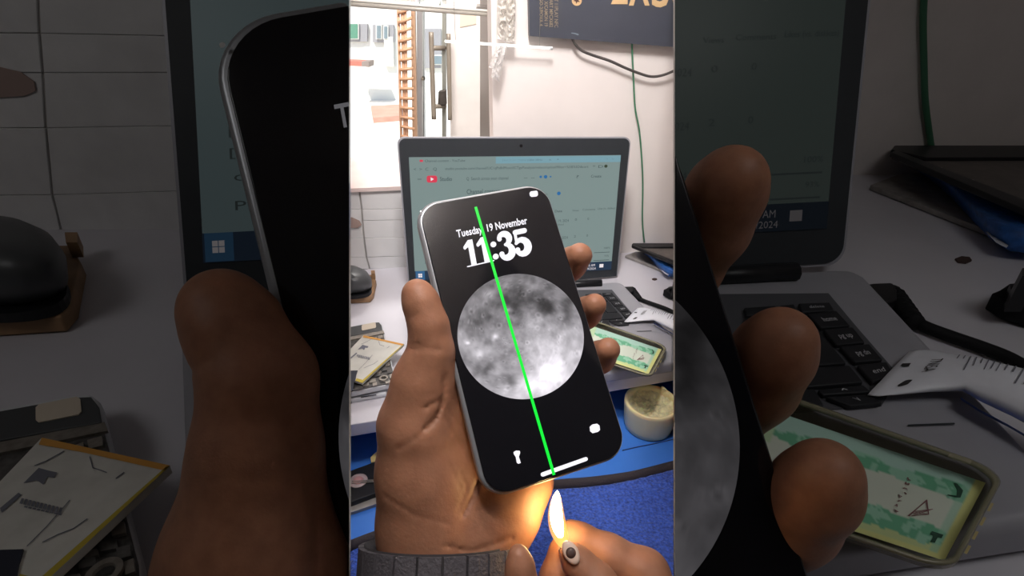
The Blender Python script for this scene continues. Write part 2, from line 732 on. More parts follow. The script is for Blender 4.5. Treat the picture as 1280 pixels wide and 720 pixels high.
# shaded bays: rear walls
LW, RW = 0.936, 1.313
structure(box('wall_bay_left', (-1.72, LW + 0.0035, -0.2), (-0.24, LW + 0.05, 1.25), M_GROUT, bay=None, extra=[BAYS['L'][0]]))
structure(box('wall_bay_right', (0.30, RW, -0.2), (1.72, RW + 0.05, 1.25), M_WALL, extra=[BAYS['R'][0]]))
wl = bpy.data.objects['wall_bay_left']
# white tiles of the left bay wall
rowy = [[-75, -72, -66], [40, 44, 52], [90, 92, 90], [160, 160, 152], [246, 242, 229], [292, 291, 284]]
colx = [[-260, -260, -250, -240, -230, -220], [44, 49, 53, 57, 65, 77], [560, 560, 560, 560, 560, 560]]


def lerp3(a, t):
    return a[0] + (a[1] - a[0]) * t * 2 if t < 0.5 else a[1] + (a[2] - a[1]) * (t - 0.5) * 2


for r in range(5):
    for c in range(2):
        q = []
        for (rr, cc) in ((r, c), (r, c + 1), (r + 1, c + 1), (r + 1, c)):
            x = colx[cc][rr]
            y = lerp3(rowy[rr], min(max(x / 230.0, 0), 1))
            q.append(V(x, y, LW + random.uniform(-0.0012, 0.0008)))
        cx = sum(q, Vector()) / 4
        q = [cx + (p - cx) * (1 - 0.0022 / max((p - cx).length, 1e-3)) for p in q]
        prism('tile', q, Vector((0, 0.010, 0)), M_TILE, wl, bay='L', bevel=0.0015, extra=[(Vector((-1.7, 0, 0)), Vector((1, 0, 0)))])
stain = prism('stain_patch', [V(x, y, LW - 0.0030) for x, y in ((-30, 84), (0, 84), (25, 90), (42, 102), (44, 114), (30, 120), (0, 122), (-30, 126))],
              Vector((0, 0.002, 0)), mat('brown_stain', srgb(168, 146, 138), 0.8), wl, bay='L')

# counter: one slab in the middle, one wing on each side
deskp = [G(425, 533.2), G(855, 460.8), W(858, 300) * 1, W(425, 330) * 1]
for p in deskp:
    p.z = 0
desk = prism('shop_counter', deskp, Vector((0, 0, -0.016)), M_DESK, bay='C', bevel=0.0012)
tag(desk, 'white laminate counter slab carrying the lit laptop in the middle bay', 'counter', 'white counter slabs')
for nm, x0, x1, y1, b, lab in (('L', -1.70, 0, LW, 'L', 'white laminate counter slab in the shaded left bay under the mouse'),
                               ('R', 0, 1.70, RW, 'R', 'white laminate counter slab in the shaded right bay under the banknote case')):
    o = box('shop_counter', (x0, 0.13, -0.016), (x1, y1, 0), M_DESK, bay=b)
    tag(o, lab, 'counter', 'white counter slabs')
    # stout legs down to the floor
    s = -1 if b == 'L' else 1
    for yy in (0.25, y1 - 0.12):
        box('counter_leg', (s * 1.45 - 0.03, yy - 0.03, FZ), (s * 1.45 + 0.03, yy + 0.03, -0.0165), M_DESK, o)
        box('counter_leg', (s * 0.55 - 0.03, yy - 0.03, FZ), (s * 0.55 + 0.03, yy + 0.03, -0.0165), M_DESK, o)

# lower work shelf in front of the counter, with a board under the slab
MZ = -0.062
shelf = box('work_shelf', (-0.30, 0.10, MZ - 0.03), (0.34, 0.80, MZ - 0.006), M_CABINETBLUE, bay='C')
tag(shelf, 'dark blue low work shelf set under the middle counter', 'shelf')
box('shelf_leg', (-0.05, 0.50, FZ), (0.05, 0.60, MZ - 0.031), M_CABINETBLUE, shelf)
backb = [G(430, 546.5, -0.0165), G(850, 474, -0.0165)]
backb = [p + Vector((0, 0.06, 0)) for p in backb]
prism('shelf_back', [backb[0], backb[1], Vector((backb[1].x, backb[1].y, MZ - 0.006)), Vector((backb[0].x, backb[0].y, MZ - 0.006))], Vector((0, 0.012, 0)), M_CABINETBLUE, shelf, bay='C')

# glossy blue sheet with its dark curved hem, and the towel in front of it
hem = [(425, 694), (470, 676), (520, 660), (580, 640), (640, 622), (690, 611.5), (740, 607), (790, 600), (830, 590), (856, 583)]
hp = [G(x, y, MZ) for x, y in hem]
back_pts = [Vector((0.33, 0.66, MZ)), Vector((-0.29, 0.66, MZ))]
sheet = prism('plastic_sheet', [p + Vector((0, 0.001, 0)) for p in hp] + back_pts, Vector((0, 0, -0.005)), M_BLUEMAT, bay='C')
tag(sheet, 'glossy bright blue plastic sheet on the low shelf under the flux pot', 'work mat')
tube('hem', [p + Vector((0, 0.0005, 0.0045)) for p in hp], 0.0056, mat('dark_hem_fabric', srgb(50, 44, 48), 0.85, bump=0.4, bump_scale=500), sheet, bay='C', n=4)
tw_n = 60
tverts, tfaces = [], []
fr_pts = smooth_path([p + Vector((0, -0.004, 0)) for p in hp], 6)
nu = len(fr_pts)
nv = 90
for i, p in enumerate(fr_pts):
    for j in range(nv):
        t = j / (nv - 1)
        y = p.y + (0.115 - p.y) * t
        z = MZ + 0.0012 + 0.0016 * math.sin(p.x * 31 + y * 23) * math.sin(y * 37 + 1.0) + 0.0011 * (random.random())
        tverts.append(Vector((p.x, y, z)))
for i in range(nu - 1):
    for j in range(nv - 1):
        tfaces.append((i * nv + j, i * nv + j + 1, (i + 1) * nv + j + 1, (i + 1) * nv + j))
towel = mk('blue_towel', tverts, tfaces, M_TOWEL, bay='C', smooth=True, solid=False)
sol = towel.modifiers.new('thick', 'SOLIDIFY')
sol.thickness = 0.004
sol.offset = -1
tag(towel, 'deep blue fuzzy towel spread in front below the flame', 'towel')

# middle bay: low tiled parapet, window side, main wall
wdir = (WB - WA).normalized()


def wall_slab(name, px0, px1, z0, z1, depth, m, **k):
    a, b = W(px0, 330), W(px1, 330)
    top = [Vector((a.x, a.y, z1)), Vector((b.x, b.y, z1))]
    top += [top[1] - WN * depth, top[0] - WN * depth]
    return structure(prism(name, top, Vector((0, 0, z0 - z1)), m, bay='C', **k))


SILL = 0.137
par = wall_slab('wall_parapet', 425, 619, -0.2, SILL - 0.006, 0.035, M_GROUT)
wall_slab('wall_back', 619.2, 856, -0.2, 1.25, 0.05, M_WALL)
rows = [[236, 235, 233], [262, 261, 260], [276, 275, 273], [298, 297, 295], [322, 320, 317], [336.6, 336, 331.5]]
cols = [[300, 300, 300, 300, 300, 300], [449, 452, 453, 455, 458, 462], [600, 601, 602, 602, 603, 603]]
for r in range(5):
    for c in range(2):
        q = []
        for (rr, cc) in ((r, c), (r, c + 1), (r + 1, c + 1), (r + 1, c)):
            x = cols[cc][rr]
            y = lerp3(rows[rr], min(max((x - 438) / 165.0, 0), 1))
            q.append(W(x, y, 0.0040 + random.uniform(-0.001, 0.0007)))
        cx = sum(q, Vector()) / 4
        q = [cx + (p - cx) * (1 - 0.0012 / max((p - cx).length, 1e-3)) for p in q]
        prism('tile', q, -WN * 0.0036, M_TILE, par, bay='C', bevel=0.0008)
prism('stain_patch', [W(x, y, 0.0058) for x, y in ((425, 272), (440, 272), (449, 276), (452, 281), (447, 285), (437, 285), (425, 286))],
      -WN * 0.0012, mat('brown_stain', srgb(168, 146, 138), 0.8), par, bay='C')
a, b = W(425, 300, 0.0085), W(618.5, 300, 0.0085)
sill = structure(prism('trim_1', [Vector((a.x, a.y, SILL)), Vector((b.x, b.y, SILL)), Vector((b.x + .02, b.y + 0.16, SILL)), Vector((a.x - .03, a.y + 0.19, SILL))],
                       Vector((0, 0, -0.006)), mat('pinkish_stone_sill', srgb(226, 208, 204), 0.3, var=0.08), bay='C'))

# column with the wall end's shade put into its grey, and white return wall beyond the main wall
structure(prism('trim_2', [V(600, -60, 1.25), V(634, -60, 1.25), V(634, 480, 1.25), V(600, 480, 1.25)], Vector((0, 0.06, 0)),
                mat('shaded_column_grey', srgb(170, 164, 160), 0.8), extra=[(Vector((0, 0, FZ)), Vector((0, 0, 1))), (Vector((0, 0, 1.25)), Vector((0, 0, -1)))]))
DY = 2.6
rt = prism('wall_return', [V(563, -200, DY), V(640, -200, DY), V(640, 330, DY), V(563, 330, DY)], Vector((0, 0.08, 0)), M_WALL,
           extra=[(Vector((0, 0, FZ)), Vector((0, 0, 1))), (Vector((0, 0, 1.25)), Vector((0, 0, -1)))])
structure(rt)
rt2 = box('wall_front', (rt.location.x + 0.05, DY, FZ), (1.72, DY + 0.06, 1.25), M_WALL)
structure(rt2)
rt2.location.x += 0.12
# a switch plate and pale notice on the return wall
prism('notice_sheet', [V(575, 10, DY - 0.004), V(595, 10, DY - 0.004), V(595, 30, DY - 0.004), V(575, 34, DY - 0.004)], Vector((0, 0.003, 0)), mat('peach_paper', srgb(228, 206, 186), 0.7), rt)

# glass door: stile, pane, pull handle and its mirrored double
frame_m = mat('door_frame_grey', srgb(150, 150, 142), 0.4, metal=0.4)
door = structure(prism('door_1', [V(552.5, -200, DY), V(557, -200, DY), V(557, 330, DY), V(552.5, 330, DY)], Vector((0, 0.05, 0)), frame_m,
                       extra=[(Vector((0, 0, FZ)), Vector((0, 0, 1))), (Vector((0, 0, 1.25)), Vector((0, 0, -1)))]))
prism('door_pane', [V(528, -200, DY + 0.02), V(552.5, -200, DY + 0.02), V(552.5, 330, DY + 0.02), V(528, 330, DY + 0.02)], Vector((0, 0.008, 0)), M_PANE, door,
      extra=[(Vector((0, 0, FZ)), Vector((0, 0, 1))), (Vector((0, 0, 1.25)), Vector((0, 0, -1)))])
hm = mat('handle_steel', srgb(150, 140, 128), 0.45, metal=0.3)
tube('handle_or_reflection', [V(539, 40, DY - 0.07), V(540.5, 95, DY - 0.07), V(542.5, 149, DY - 0.07)], 0.011, hm, door)
tube('handle_or_reflection', [V(560.5, 42, DY - 0.06), V(561.5, 95, DY - 0.06), V(562.5, 150, DY - 0.06)], 0.010, hm, door)  # bar added where the glass reflects the handle
tube('handle_bracket', [V(539, 60, DY - 0.07), V(556, 60, DY - 0.0)], 0.011, hm, door, n=1)
tube('handle_bracket', [V(542, 133, DY - 0.07), V(556, 133, DY - 0.0)], 0.010, hm, door, n=1)
prism('door_lock', [V(548, 114, DY - 0.04), V(557, 112, DY - 0.04), V(558, 132, DY - 0.04), V(547, 132, DY - 0.04)], Vector((0, 0.04, 0)), mat('lock_dark_steel', srgb(86, 80, 76), 0.4, metal=0.5), door, bevel=0.006)
# window beside the door: grey post and pane
win = structure(prism('window_1', [V(520, -200, DY + 0.05), V(528, -200, DY + 0.05), V(531, 330, DY + 0.05), V(522, 330, DY + 0.05)], Vector((0, 0.05, 0)),
                      mat('aluminium_grey', srgb(176, 174, 176), 0.4, metal=0.3), extra=[(Vector((0, 0, FZ)), Vector((0, 0, 1))), (Vector((0, 0, 1.25)), Vector((0, 0, -1)))]))
tube('post_knob', [V(529, 98, DY + 0.02), V(529, 98, DY + 0.05)], 0.010, hm, win, n=1)
prism('pane', [V(300, -300, DY + 0.08), V(520, -300, DY + 0.08), V(522, 330, DY + 0.08), V(300, 330, DY + 0.08)], Vector((0, 0.008, 0)), M_PANE, win,
      extra=[(Vector((0, 0, FZ)), Vector((0, 0, 1))), (Vector((0, 0, 1.25)), Vector((0, 0, -1))), (Vector((-1.71, 0, 0)), Vector((1, 0, 0)))])

# folding security gate, pushed open
brown = mat('brown_gate_paint', srgb(206, 160, 128), 0.5)
brownd = mat('brown_gate_paint_dark', srgb(180, 146, 120), 0.5)
GY = 2.5
gate = empty('folding_gate', V(510, 250, GY), 'brown folding metal lattice gate standing beside the bright doorway', 'gate')
for xa, xb in ((495.5, 504.5), (501, 508), (505, 511)):
    tube('upright', [V(xa, -80, GY), V(xb, 300, GY)], 0.0065, brown, gate, n=1, seg=8)
prism('post', [V(512.5, -80, GY + 0.02), V(516.5, -80, GY + 0.02), V(524, 300, GY + 0.02), V(517, 300, GY + 0.02)], Vector((0, 0.03, 0)), brownd, gate)
yy = -60.0
k = 0
while yy < 300:
    t = (yy + 80) / 380.0
    xl = 495.5 + 9 * t
    slope = 7 * (1 - max(yy, 0) / 115.0)
    tube('lattice_bar', [V(xl, yy + slope * 0.6, GY - 0.012), V(xl + 17, yy - slope * 0.6, GY - 0.012)], 0.0065, brown, gate, n=1, seg=8)
    yy += 12.2
    k += 1

# ------------------------------------------------------------------ outdoors
ground = structure(box('ground', (-9, 2.76, FZ - 0.15), (6, 9.0, FZ - 0.05), mat('pale_street_concrete', srgb(225, 222, 216), 0.9, var=0.04, var_scale=2)))
bld_m = mat('white_facade', srgb(226, 224, 218), 0.85, var=0.03, var_scale=2)
BY = 8.2
bld = empty('white_building', (-2.2, BY, FZ - 0.05), 'bright white building across the street seen through the open doorway', 'building')
box('facade', (-8, BY, FZ - 0.06), (5, BY + 1.0, 4.2), bld_m, bld)
win_m = mat('window_grey_glass', srgb(120, 134, 142), 0.2)
green_m = mat('window_green_glass', srgb(92, 140, 120), 0.2)
grey_w = mat('grey_wall_panel', srgb(150, 148, 152), 0.8)
for (x0, y0, x1, y1, mm, nm) in ((430, 30, 459, 52, grey_w, 'wall_panel'), (466, 31, 492, 53, grey_w, 'wall_panel'),
                                 (530, 36, 551, 85, grey_w, 'wall_panel')):
    prism(nm, [V(x0, y0, BY - 0.05), V(x1, y0, BY - 0.05), V(x1, y1, BY - 0.05), V(x0, y1, BY - 0.05)], Vector((0, 0.049, 0)), mm, bld)
for (x0, y0, x1, y1, mm) in ((430, 30, 447, 48, green_m), (471, 32, 476, 48, win_m), (480, 33, 484, 48, win_m), (541, 70, 552, 80, win_m)):
    wf = prism('window_frame', [V(x0 - 1.2, y0 - 1.2, BY - 0.08), V(x1 + 1.2, y0 - 1.2, BY - 0.08), V(x1 + 1.2, y1 + 1.2, BY - 0.08), V(x0 - 1.2, y1 + 1.2, BY - 0.08)], Vector((0, 0.028, 0)), bld_m, bld)
    prism('pane', [V(x0, y0, BY - 0.088), V(x1, y0, BY - 0.088), V(x1, y1, BY - 0.088), V(x0, y1, BY - 0.088)], Vector((0, 0.007, 0)), mm, wf)
prism('door_leaf', [V(480, 46, BY - 0.07), V(491, 46, BY - 0.07), V(492, 83, BY - 0.07), V(480.5, 83, BY - 0.07)], Vector((0, 0.06, 0)), bld_m, bld)
c = G(446, 84, FZ - 0.05)
car = empty('red_bench', V(447, 84, 7.6), 'low red and grey box standing before the white building', 'bench')
prism('seat', [V(428, 76, 7.6), V(452, 77, 7.6), V(452, 83, 7.6), V(428, 82, 7.6)], Vector((0, 0.3, 0)), mat('faded_red_paint', srgb(206, 110, 96), 0.6), car)
prism('end_panel', [V(452, 77, 7.6), V(461, 77, 7.6), V(461, 84, 7.6), V(452, 83, 7.6)], Vector((0, 0.3, 0)), mat('grey_brown_paint', srgb(140, 126, 120), 0.7), car)
pw = [G(464, 138, FZ - 0.05 + 0.0), G(503, 136, FZ - 0.05), G(503, 151, FZ - 0.05), G(467, 154, FZ - 0.05)]
o = prism('brick_plinth', [p + Vector((0, 0, 0.06)) for p in pw], Vector((0, 0, -0.06)), mat('pink_brick', srgb(196, 150, 134), 0.9, var=0.1, var_scale=8))
tag(o, 'low pinkish brick plinth on the sunlit street outside', 'plinth')

# ------------------------------------------------------------------ glass shelf, glowing reflection line, packets, sign, wires of the middle bay
ga, gb = P(432, 4.5, 0.70), P(668, 22.5, 0.84)
dirn = (gb - ga).normalized()
backv = Vector((-dirn.y, dirn.x, 0)).normalized() * 0.07
shg = empty('glass_shelf', (ga + gb) / 2, 'clear glass shelf seen edge on across the top of the doorway', 'shelf')
prism('shelf_pane', [ga, gb, gb + backv + Vector((0, 0, .012)), ga + backv + Vector((0, 0, .012))], Vector((0, 0, 0.004)), M_PANE, shg, bay='C')
edge_m = mat('glass_edge_grey', srgb(168, 164, 156), 0.3, spec=0.6)
tube('shelf_edge', [ga, gb], 0.0030, edge_m, shg, bay='C', n=1)
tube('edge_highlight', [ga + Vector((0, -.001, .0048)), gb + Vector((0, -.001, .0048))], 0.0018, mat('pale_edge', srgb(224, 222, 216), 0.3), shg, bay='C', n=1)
for t in (0.06, 0.95):
    p = ga.lerp(gb, t) + backv * 0.5
    tube('shelf_hanger', [p, Vector((p.x, p.y, 1.25))], 0.0015, edge_m, shg, n=1)
glint_m = emat('reflection_glow', (1.0, 0.98, 0.94, 1), 2.6)  # glowing rod added in place of a reflection on the glass
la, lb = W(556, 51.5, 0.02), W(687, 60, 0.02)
glint = empty('reflection_line', (la + lb) / 2, 'thin glowing white line added as a reflected lamp hanging below the glass shelf', 'glint')
tube('glint_line', [la, lb], 0.0016, glint_m, glint, n=1)
tube('glint_end', [lb, lb + (lb - la).normalized() * 0.004], 0.0022, M_WHITEPRINT, glint, n=1)
for t in (0.1, 0.9):
    p = la.lerp(lb, t)
    tube('hanging_thread', [p + Vector((0, 0, 0.0016)), Vector((p.x, p.y + 0.01, 0.9)), ], 0.0003, edge_m, glint, n=1, seg=6)

# clear packets hung beside the sign
pack_m = mat('crinkled_clear_wrap', srgb(236, 232, 224), 0.12, spec=0.9, bump=1.0, bump_scale=180, alpha=0.62)
pack_m2 = mat('milky_plastic_film', srgb(232, 230, 228), 0.3, alpha=0.45)


def crinkle(name, quad, nu_, nv_, amp, m, parent, seed, **kw):
    rnd = random.Random(seed)
    vs, fs = [], []
    for s_ in (0, 1):
        for j in range(nv_ + 1):
            for i in range(nu_ + 1):
                u, v = i / nu_, j / nv_
                p = quad[0].lerp(quad[1], u).lerp(quad[3].lerp(quad[2], u), v)
                bulge = math.sin(math.pi * u) ** 0.6 * math.sin(math.pi * min(max(v, 0.02), 0.98)) ** 0.5
                p = p + WN * ((0.010 * bulge + amp * (rnd.random() - 0.5) * (0.3 + bulge)) * (1 if s_ else -0.6))
                vs.append(p)
    n = (nu_ + 1) * (nv_ + 1)
    for s_ in (0, 1):
        for j in range(nv_):
            for i in range(nu_):
                a = s_ * n + j * (nu_ + 1) + i
                q = (a, a + 1, a + nu_ + 2, a + nu_ + 1)
                fs.append(q if s_ else q[::-1])
    return mk(name, vs, fs, m, parent, solid=False, **kw)


pk = empty('plastic_packet', W(632, 40, 0.03), 'shiny crinkled clear plastic packet hanging beside the dark sign', 'packet')
crinkle('packet_wrap', [W(622, -30, .03), W(634, -30, .03), W(633, 52, .03), W(621, 48, .03)], 5, 22, 0.010, pack_m, pk, 3)
crinkle('packet_wrap', [W(633, -30, .026), W(645, -30, .026), W(643.5, 51, .026), W(633.5, 53, .026)], 5, 22, 0.010, pack_m, pk, 4)
crinkle('film_tail', [W(622, 54, .028), W(629, 55, .028), W(621, 88, .028), W(611, 84, .028)], 4, 12, 0.004, pack_m2, pk, 5)
crinkle('film_tail', [W(626, 56, .03), W(634, 58, .03), W(624, 102, .03), W(614, 96, .03)], 4, 12, 0.004, pack_m2, pk, 6)
tube('packet_thread', [W(634, -30, .028), W(634, -160, .028)], 0.0006, edge_m, pk, n=1)

# dark card sign
SO = 0.016
sg = empty('dark_card_sign', W(750, 50, SO), 'dark slate card sign with gold lettering hung high on the wall', 'sign')
sq = [W(660, -60, SO), W(860, -60, SO), W(860, 60.2, SO), W(662.3, 45, SO)]
prism('card', sq, -WN * 0.012, M_SIGN, sg, bay='C')


def signfn(px, py):
    return W(px, py, SO + 0.0008)


tl = []
for s_, x, w in (('HOT 11PLAY NFC', 693.2, 4.6), ('SMART MPCX682', 686.8, 4.6), ('X/CAMON 19', 680.6, 4.4), ('GO 2/POVA 4', 674.4, 4.4)):
    L = len(s_) * 3.15
    end = {'H': 34.4, 'S': 34.0, 'X': 33.0, 'G': 32.5}[s_[0]]
    tl.append(text_on(s_, signfn, x, end - L, w, L, bold=0.012, vert=True))
v_, f_ = merge(*tl)
mk('model_list', v_, f_, M_GOLDDIM, sg, bay='C', solid=False)
v_, f_ = merge(*[text_on(ch, signfn, x_, y_ - 34, w_, 34, bold=0.035) for ch, x_, y_, w_ in (('Z', 763.5, 3.6, 22), ('A', 786, 5.4, 26), ('S', 814.5, 7.2, 21.5), ('C', 838.5, 8.2, 23))])
sk = []
for q in v_:
    sk.append(q)
mk('gold_letters', v_, f_, M_GOLD, sg, bay='C', solid=False)
v_, f_ = poly_on(signfn, [(p[0], p[1]) for p in ring2d(721, 1, 6.2, 28)])
mk('gold_emblem', v_, f_, M_GOLD, sg, solid=False)
star = [(721 + (4.6 if k % 2 == 0 else 1.9) * math.cos(math.pi * k / 5 + 0.5), 0.4 + (4.6 if k % 2 == 0 else 1.9) * math.sin(math.pi * k / 5 + 0.5)) for k in range(10)]
v_, f_ = poly_on(lambda x, y: W(x, y, SO + 0.0014), star)
mk('emblem_star', v_, f_, mat('dark_red_print', srgb(74, 48, 44), 0.6), sg, solid=False)
v_, f_ = stroke_on(signfn, [(714.5, 41.3), (719, 42), (722.5, 43.2)], [0.5, 0.7, 0.9])
mk('scratch_mark', v_, f_, mat('pale_scuff', srgb(130, 146, 156), 0.6), sg, solid=False)

bc = tube('black_cable', [W(715, 47, .012), W(719, 55, .012), W(727, 63, .012), W(741, 69, .012), W(762, 76, .012), W(782, 85, .012), W(800, 92, .012), W(815, 95.8, .012), W(830, 93.5, .012), W(848, 86, .012)], 0.0019, M_CABLE, bay='C')
tag(bc, 'dark grey cable sagging across the wall under the sign', 'cable')
gw = tube('green_wire', [W(789.5, 40, .006), W(790.5, 70, .006), W(792, 100, .006), W(794, 135, .006), W(799, 162, .006), W(802, 195, .006), W(803.5, 230, .006), W(803, 275, .006), W(805.5, 303, .006)], 0.0013, M_GREEN)
tag(gw, 'thin green wire running down the wall right of the lit laptop', 'wire', 'green wires on the walls')
gw = tube('green_wire', [V(1158, -40, RW - .012), V(1154, 20, RW - .012), V(1155, 80, RW - .012), V(1157, 130, RW - .012), V(1165, 190, RW - .012), V(1166, 205, RW - .012)], 0.0068, M_GREEN)
tag(gw, 'thick green wire running down the shaded wall of the right bay', 'wire', 'green wires on the walls')


# ------------------------------------------------------------------ builders used in the bright bay and, larger, in the shaded bays
class Place:
    def __init__(self, mapf, bay, hs, kz=1.0):
        self.m, self.bay, self.hs, self.kz = mapf, bay, hs, kz

    def g(self, px, py, z=0.0):
        return G(*self.m(px, py), z * self.hs)

    def p(self, px, py, Z):
        x, y = self.m(px, py)
        return P(x, y, Z * self.kz)


MID = Place(ident, 'C', 1.0)
LEFT = Place(zoomed, 'L', 2.6)
RIGHT = Place(zoomed, 'R', 2.6)
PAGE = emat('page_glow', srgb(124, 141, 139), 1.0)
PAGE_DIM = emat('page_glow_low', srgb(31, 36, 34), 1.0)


def laptop(pl, label, page, tabbar, keys=True, logo_side=None, ink=None, dim=1.0, group=None):
    hs = pl.hs
    kk = 0.318 / 0.33
    TL, TR, BR, BL = (pl.p(496, 171.5, .6922 * kk), pl.p(789, 171.5, .758 * kk), pl.p(771, 351, .8504 * kk), pl.p(511, 366, .7846 * kk))
    BL = TL + (BR - TR) * ((BL - TL).length / (BR - TR).length)
    A, B = TR - TL, BL - TL
    N = B.cross(A).normalized()
    if N.dot(CAM - TL) < 0:
        N = -N

    def fn(u, v, off=0.0):
        return TL + A * u + B * v + N * off

    def inv(px, py):
        """pixel of the bright-bay view -> place on the lid"""
        x, y = pl.m(px, py)
        r = ray(x, y)
        t = (TL - CAM).dot(N) / r.dot(N)
        d = CAM + r * t - TL
        a2, b2, ab = A.dot(A), B.dot(B), A.dot(B)
        da, db = d.dot(A), d.dot(B)
        det = a2 * b2 - ab * ab
        return (da * b2 - db * ab) / det, (db * a2 - da * ab) / det

    def sf(off):
        return lambda px, py: fn(*inv(px, py), off)
    ex = [(Vector((0, 0, 0.412)), Vector((0, 0, -1))), (Vector((0, 0, 0.004 * hs)), Vector((0, 0, 1)))]
    root = empty('laptop', Vector(((fn(.5, 1)).x, (fn(.5, 1)).y, 0)), label, 'laptop', group)
    W_, H_ = A.length, B.length
    rr = [fn(0.5 + x / W_, 0.5 + y / H_) for x, y in round_rect(W_, H_, 0.030 * W_)]
    prism('lid', rr, -N * 0.006 * hs, M_SILVER, root, bay=pl.bay, extra=ex)
    rr = [fn(0.5 + x / W_, 0.5 + y / H_, 0.0012 * hs) for x, y in round_rect(W_ * 0.988, H_ * 0.985, 0.028 * W_)]
    prism('bezel', rr, -N * 0.0012 * hs, M_BEZEL, root, bay=pl.bay, extra=ex)
    o1, o2 = 0.0016 * hs, 0.0020 * hs
    f1, f2 = sf(o1), sf(o2)
    # lit screen
    scr = mk('screen', *poly_on(f1, [(511, 196.3), (775.5, 193.5), (763.3, 336.5), (519, 350)]), page, root, bay=pl.bay, solid=False, extra=ex)
    par_ = scr or root
    kw = dict(bay=pl.bay, solid=False, extra=ex)

    def sp(x, y):      # page place 0..1000 x 0..600 -> lid pixel
        a = Vector((511, 196.3)).lerp(Vector((775.5, 193.5)), x)
        b_ = Vector((519, 350)).lerp(Vector((763.3, 336.5)), x)
        q = a.lerp(b_, y)
        return q.x, q.y
    fp = lambda x, y: f2(*sp(x, y))
    fq = lambda x, y: fn(*inv(*sp(x, y)), o2 + 0.0004 * hs)
    mk('tab_bar', *rect_on(fp, 0.41, 0.004, 1.0, 0.060), tabbar, par_, **kw)
    mk('task_bar', *rect_on(fp, 0, 0.925, 1, 1.0), emat('taskbar_glow' + pl.bay, srgb(*(int(c * dim) for c in (34, 52, 74))), 1.0), par_, **kw)
    txt = []
    T = lambda s, x, y, w, h, b=0.0: txt.append(text_on(s, fp, x, y, w, h, b))
    T('Channel content - YouTube', 0.075, 0.020, 0.19, 0.021)
    T('Search for create video ideas', 0.44, 0.020, 0.02 + 0.17, 0.021)
    T('x   +', 0.66, 0.022, 0.05, 0.018)
    T('_  o  x', 0.90, 0.02, 0.07, 0.020)
    T('<  >  C   Q', 0.02, 0.085, 0.11, 0.025)
    T('studio.youtube.com/channel/UC1qPn8dMusic0CTgePanalysis/videos/upload?filter=%5B%5D&sort', 0.17, 0.085, 0.68, 0.022)
    T('* D', 0.87, 0.085, 0.05, 0.024)
    T('Studio', 0.143, 0.163, 0.058, 0.034, 0.012)
    T('=', 0.035, 0.168, 0.02, 0.022)
    T('Q  Search across your channel', 0.27, 0.168, 0.20, 0.027)
    T('--  --', 0.545, 0.165, 0.05, 0.03)
    T('?', 0.795, 0.168, 0.012, 0.026)
    T('Create', 0.865, 0.168, 0.05, 0.024, 0.01)
    T('Channel content', 0.27, 0.268, 0.16, 0.042, 0.008)
    T('Inspiration', 0.60, 0.315, 0.06, 0.018)
    T('Date ', 0.70, 0.463, 0.035, 0.020, 0.015)
    T('Views', 0.785, 0.463, 0.032, 0.017)
    T('Comments', 0.835, 0.458, 0.062, 0.017)
    T('Likes (vs. dislikes)', 0.91, 0.453, 0.083, 0.018)
    for y, d, a_, b_ in ((0.545, 'Nov 19, 2024', '0', '0'), (0.69, 'Nov 18, 2024', '2', '0'), (0.825, 'Nov 16, 2024', '30', '1')):
        T(d, 0.685, y, 0.085, 0.023)
        T('Published', 0.685, y + 0.035, 0.06, 0.016)
        T(a_, 0.80, y - 0.005, 0.010 * len(a_), 0.020)
        T(b_, 0.862, y - 0.008, 0.008, 0.020)
    T('100%', 0.955, 0.798, 0.03, 0.018)
    T('93%', 0.96, 0.868, 0.022, 0.016)
    for y in (0.60, 0.655, 0.71):
        T('[ ]', 0.05, y, 0.03, 0.022)
    T('o', 0.055, 0.77, 0.02, 0.025)
    T('Pi', 0.055, 0.845, 0.025, 0.025)
    mk('page_text', *merge(*txt), ink, par_, kind='stuff', **kw)
    mk('underline', *merge(rect_on(fp, 0.905, 0.842, 0.985, 0.847), rect_on(fp, 0.905, 0.910, 0.985, 0.915)), ink, par_, **kw)
    b1 = emat('blue_dot_glow' + pl.bay, srgb(*(int(c * dim) for c in (40, 104, 160))), 1.0)
    asp = 1.72
    dot = lambda x, y, r: poly_on(fp, [(x + (q[0]) * r, y + q[1] * r * asp) for q in ring2d(0, 0, 1, 16)])
    mk('blue_icon', *merge(dot(0.648, 0.178, 0.0085), dot(0.625, 0.178, 0.006), dot(0.715, 0.322, 0.009), dot(0.672, 0.178, 0.004)), b1, par_, **kw)
    mk('profile_icon', *dot(0.933, 0.095, 0.008), emat('dark_icon' + pl.bay, srgb(*(int(c * dim) for c in (54, 66, 50))), 1.0), par_, **kw)
    red = emat('red_badge' + pl.bay, srgb(*(int(c * dim) for c in (214, 62, 84))), 1.0)
    wht = emat('badge_white' + pl.bay, srgb(*(int(c * dim) for c in (235, 225, 228))), 1.0)
    cx, cy = 0.105, 0.180
    mk('play_badge', *poly_on(fp, [(cx + x, cy + y * asp) for x, y in round_rect(0.050, 0.033, 0.010)]), red, par_, **kw)
    mk('play_triangle', *poly_on(fq, [(cx - 0.006, cy - 0.016), (cx + 0.009, cy), (cx - 0.006, cy + 0.016)]), wht, par_, **kw)
    mk('tab_badge', *poly_on(fp, [(0.058 + x, 0.03 + y * asp) for x, y in round_rect(0.016, 0.010, 0.003)]), red, par_, **kw)
    # start button with its four-pane flag, and the clock at the other end
    mk('start_button', *rect_on(fq, 0.004, 0.925, 0.050, 0.998), emat('start_blue' + pl.bay, srgb(*(int(c * dim) for c in (52, 98, 140))), 1.0), par_, **kw)
    fr_ = lambda x, y: fn(*inv(*sp(x, y)), o2 + 0.0008 * hs)
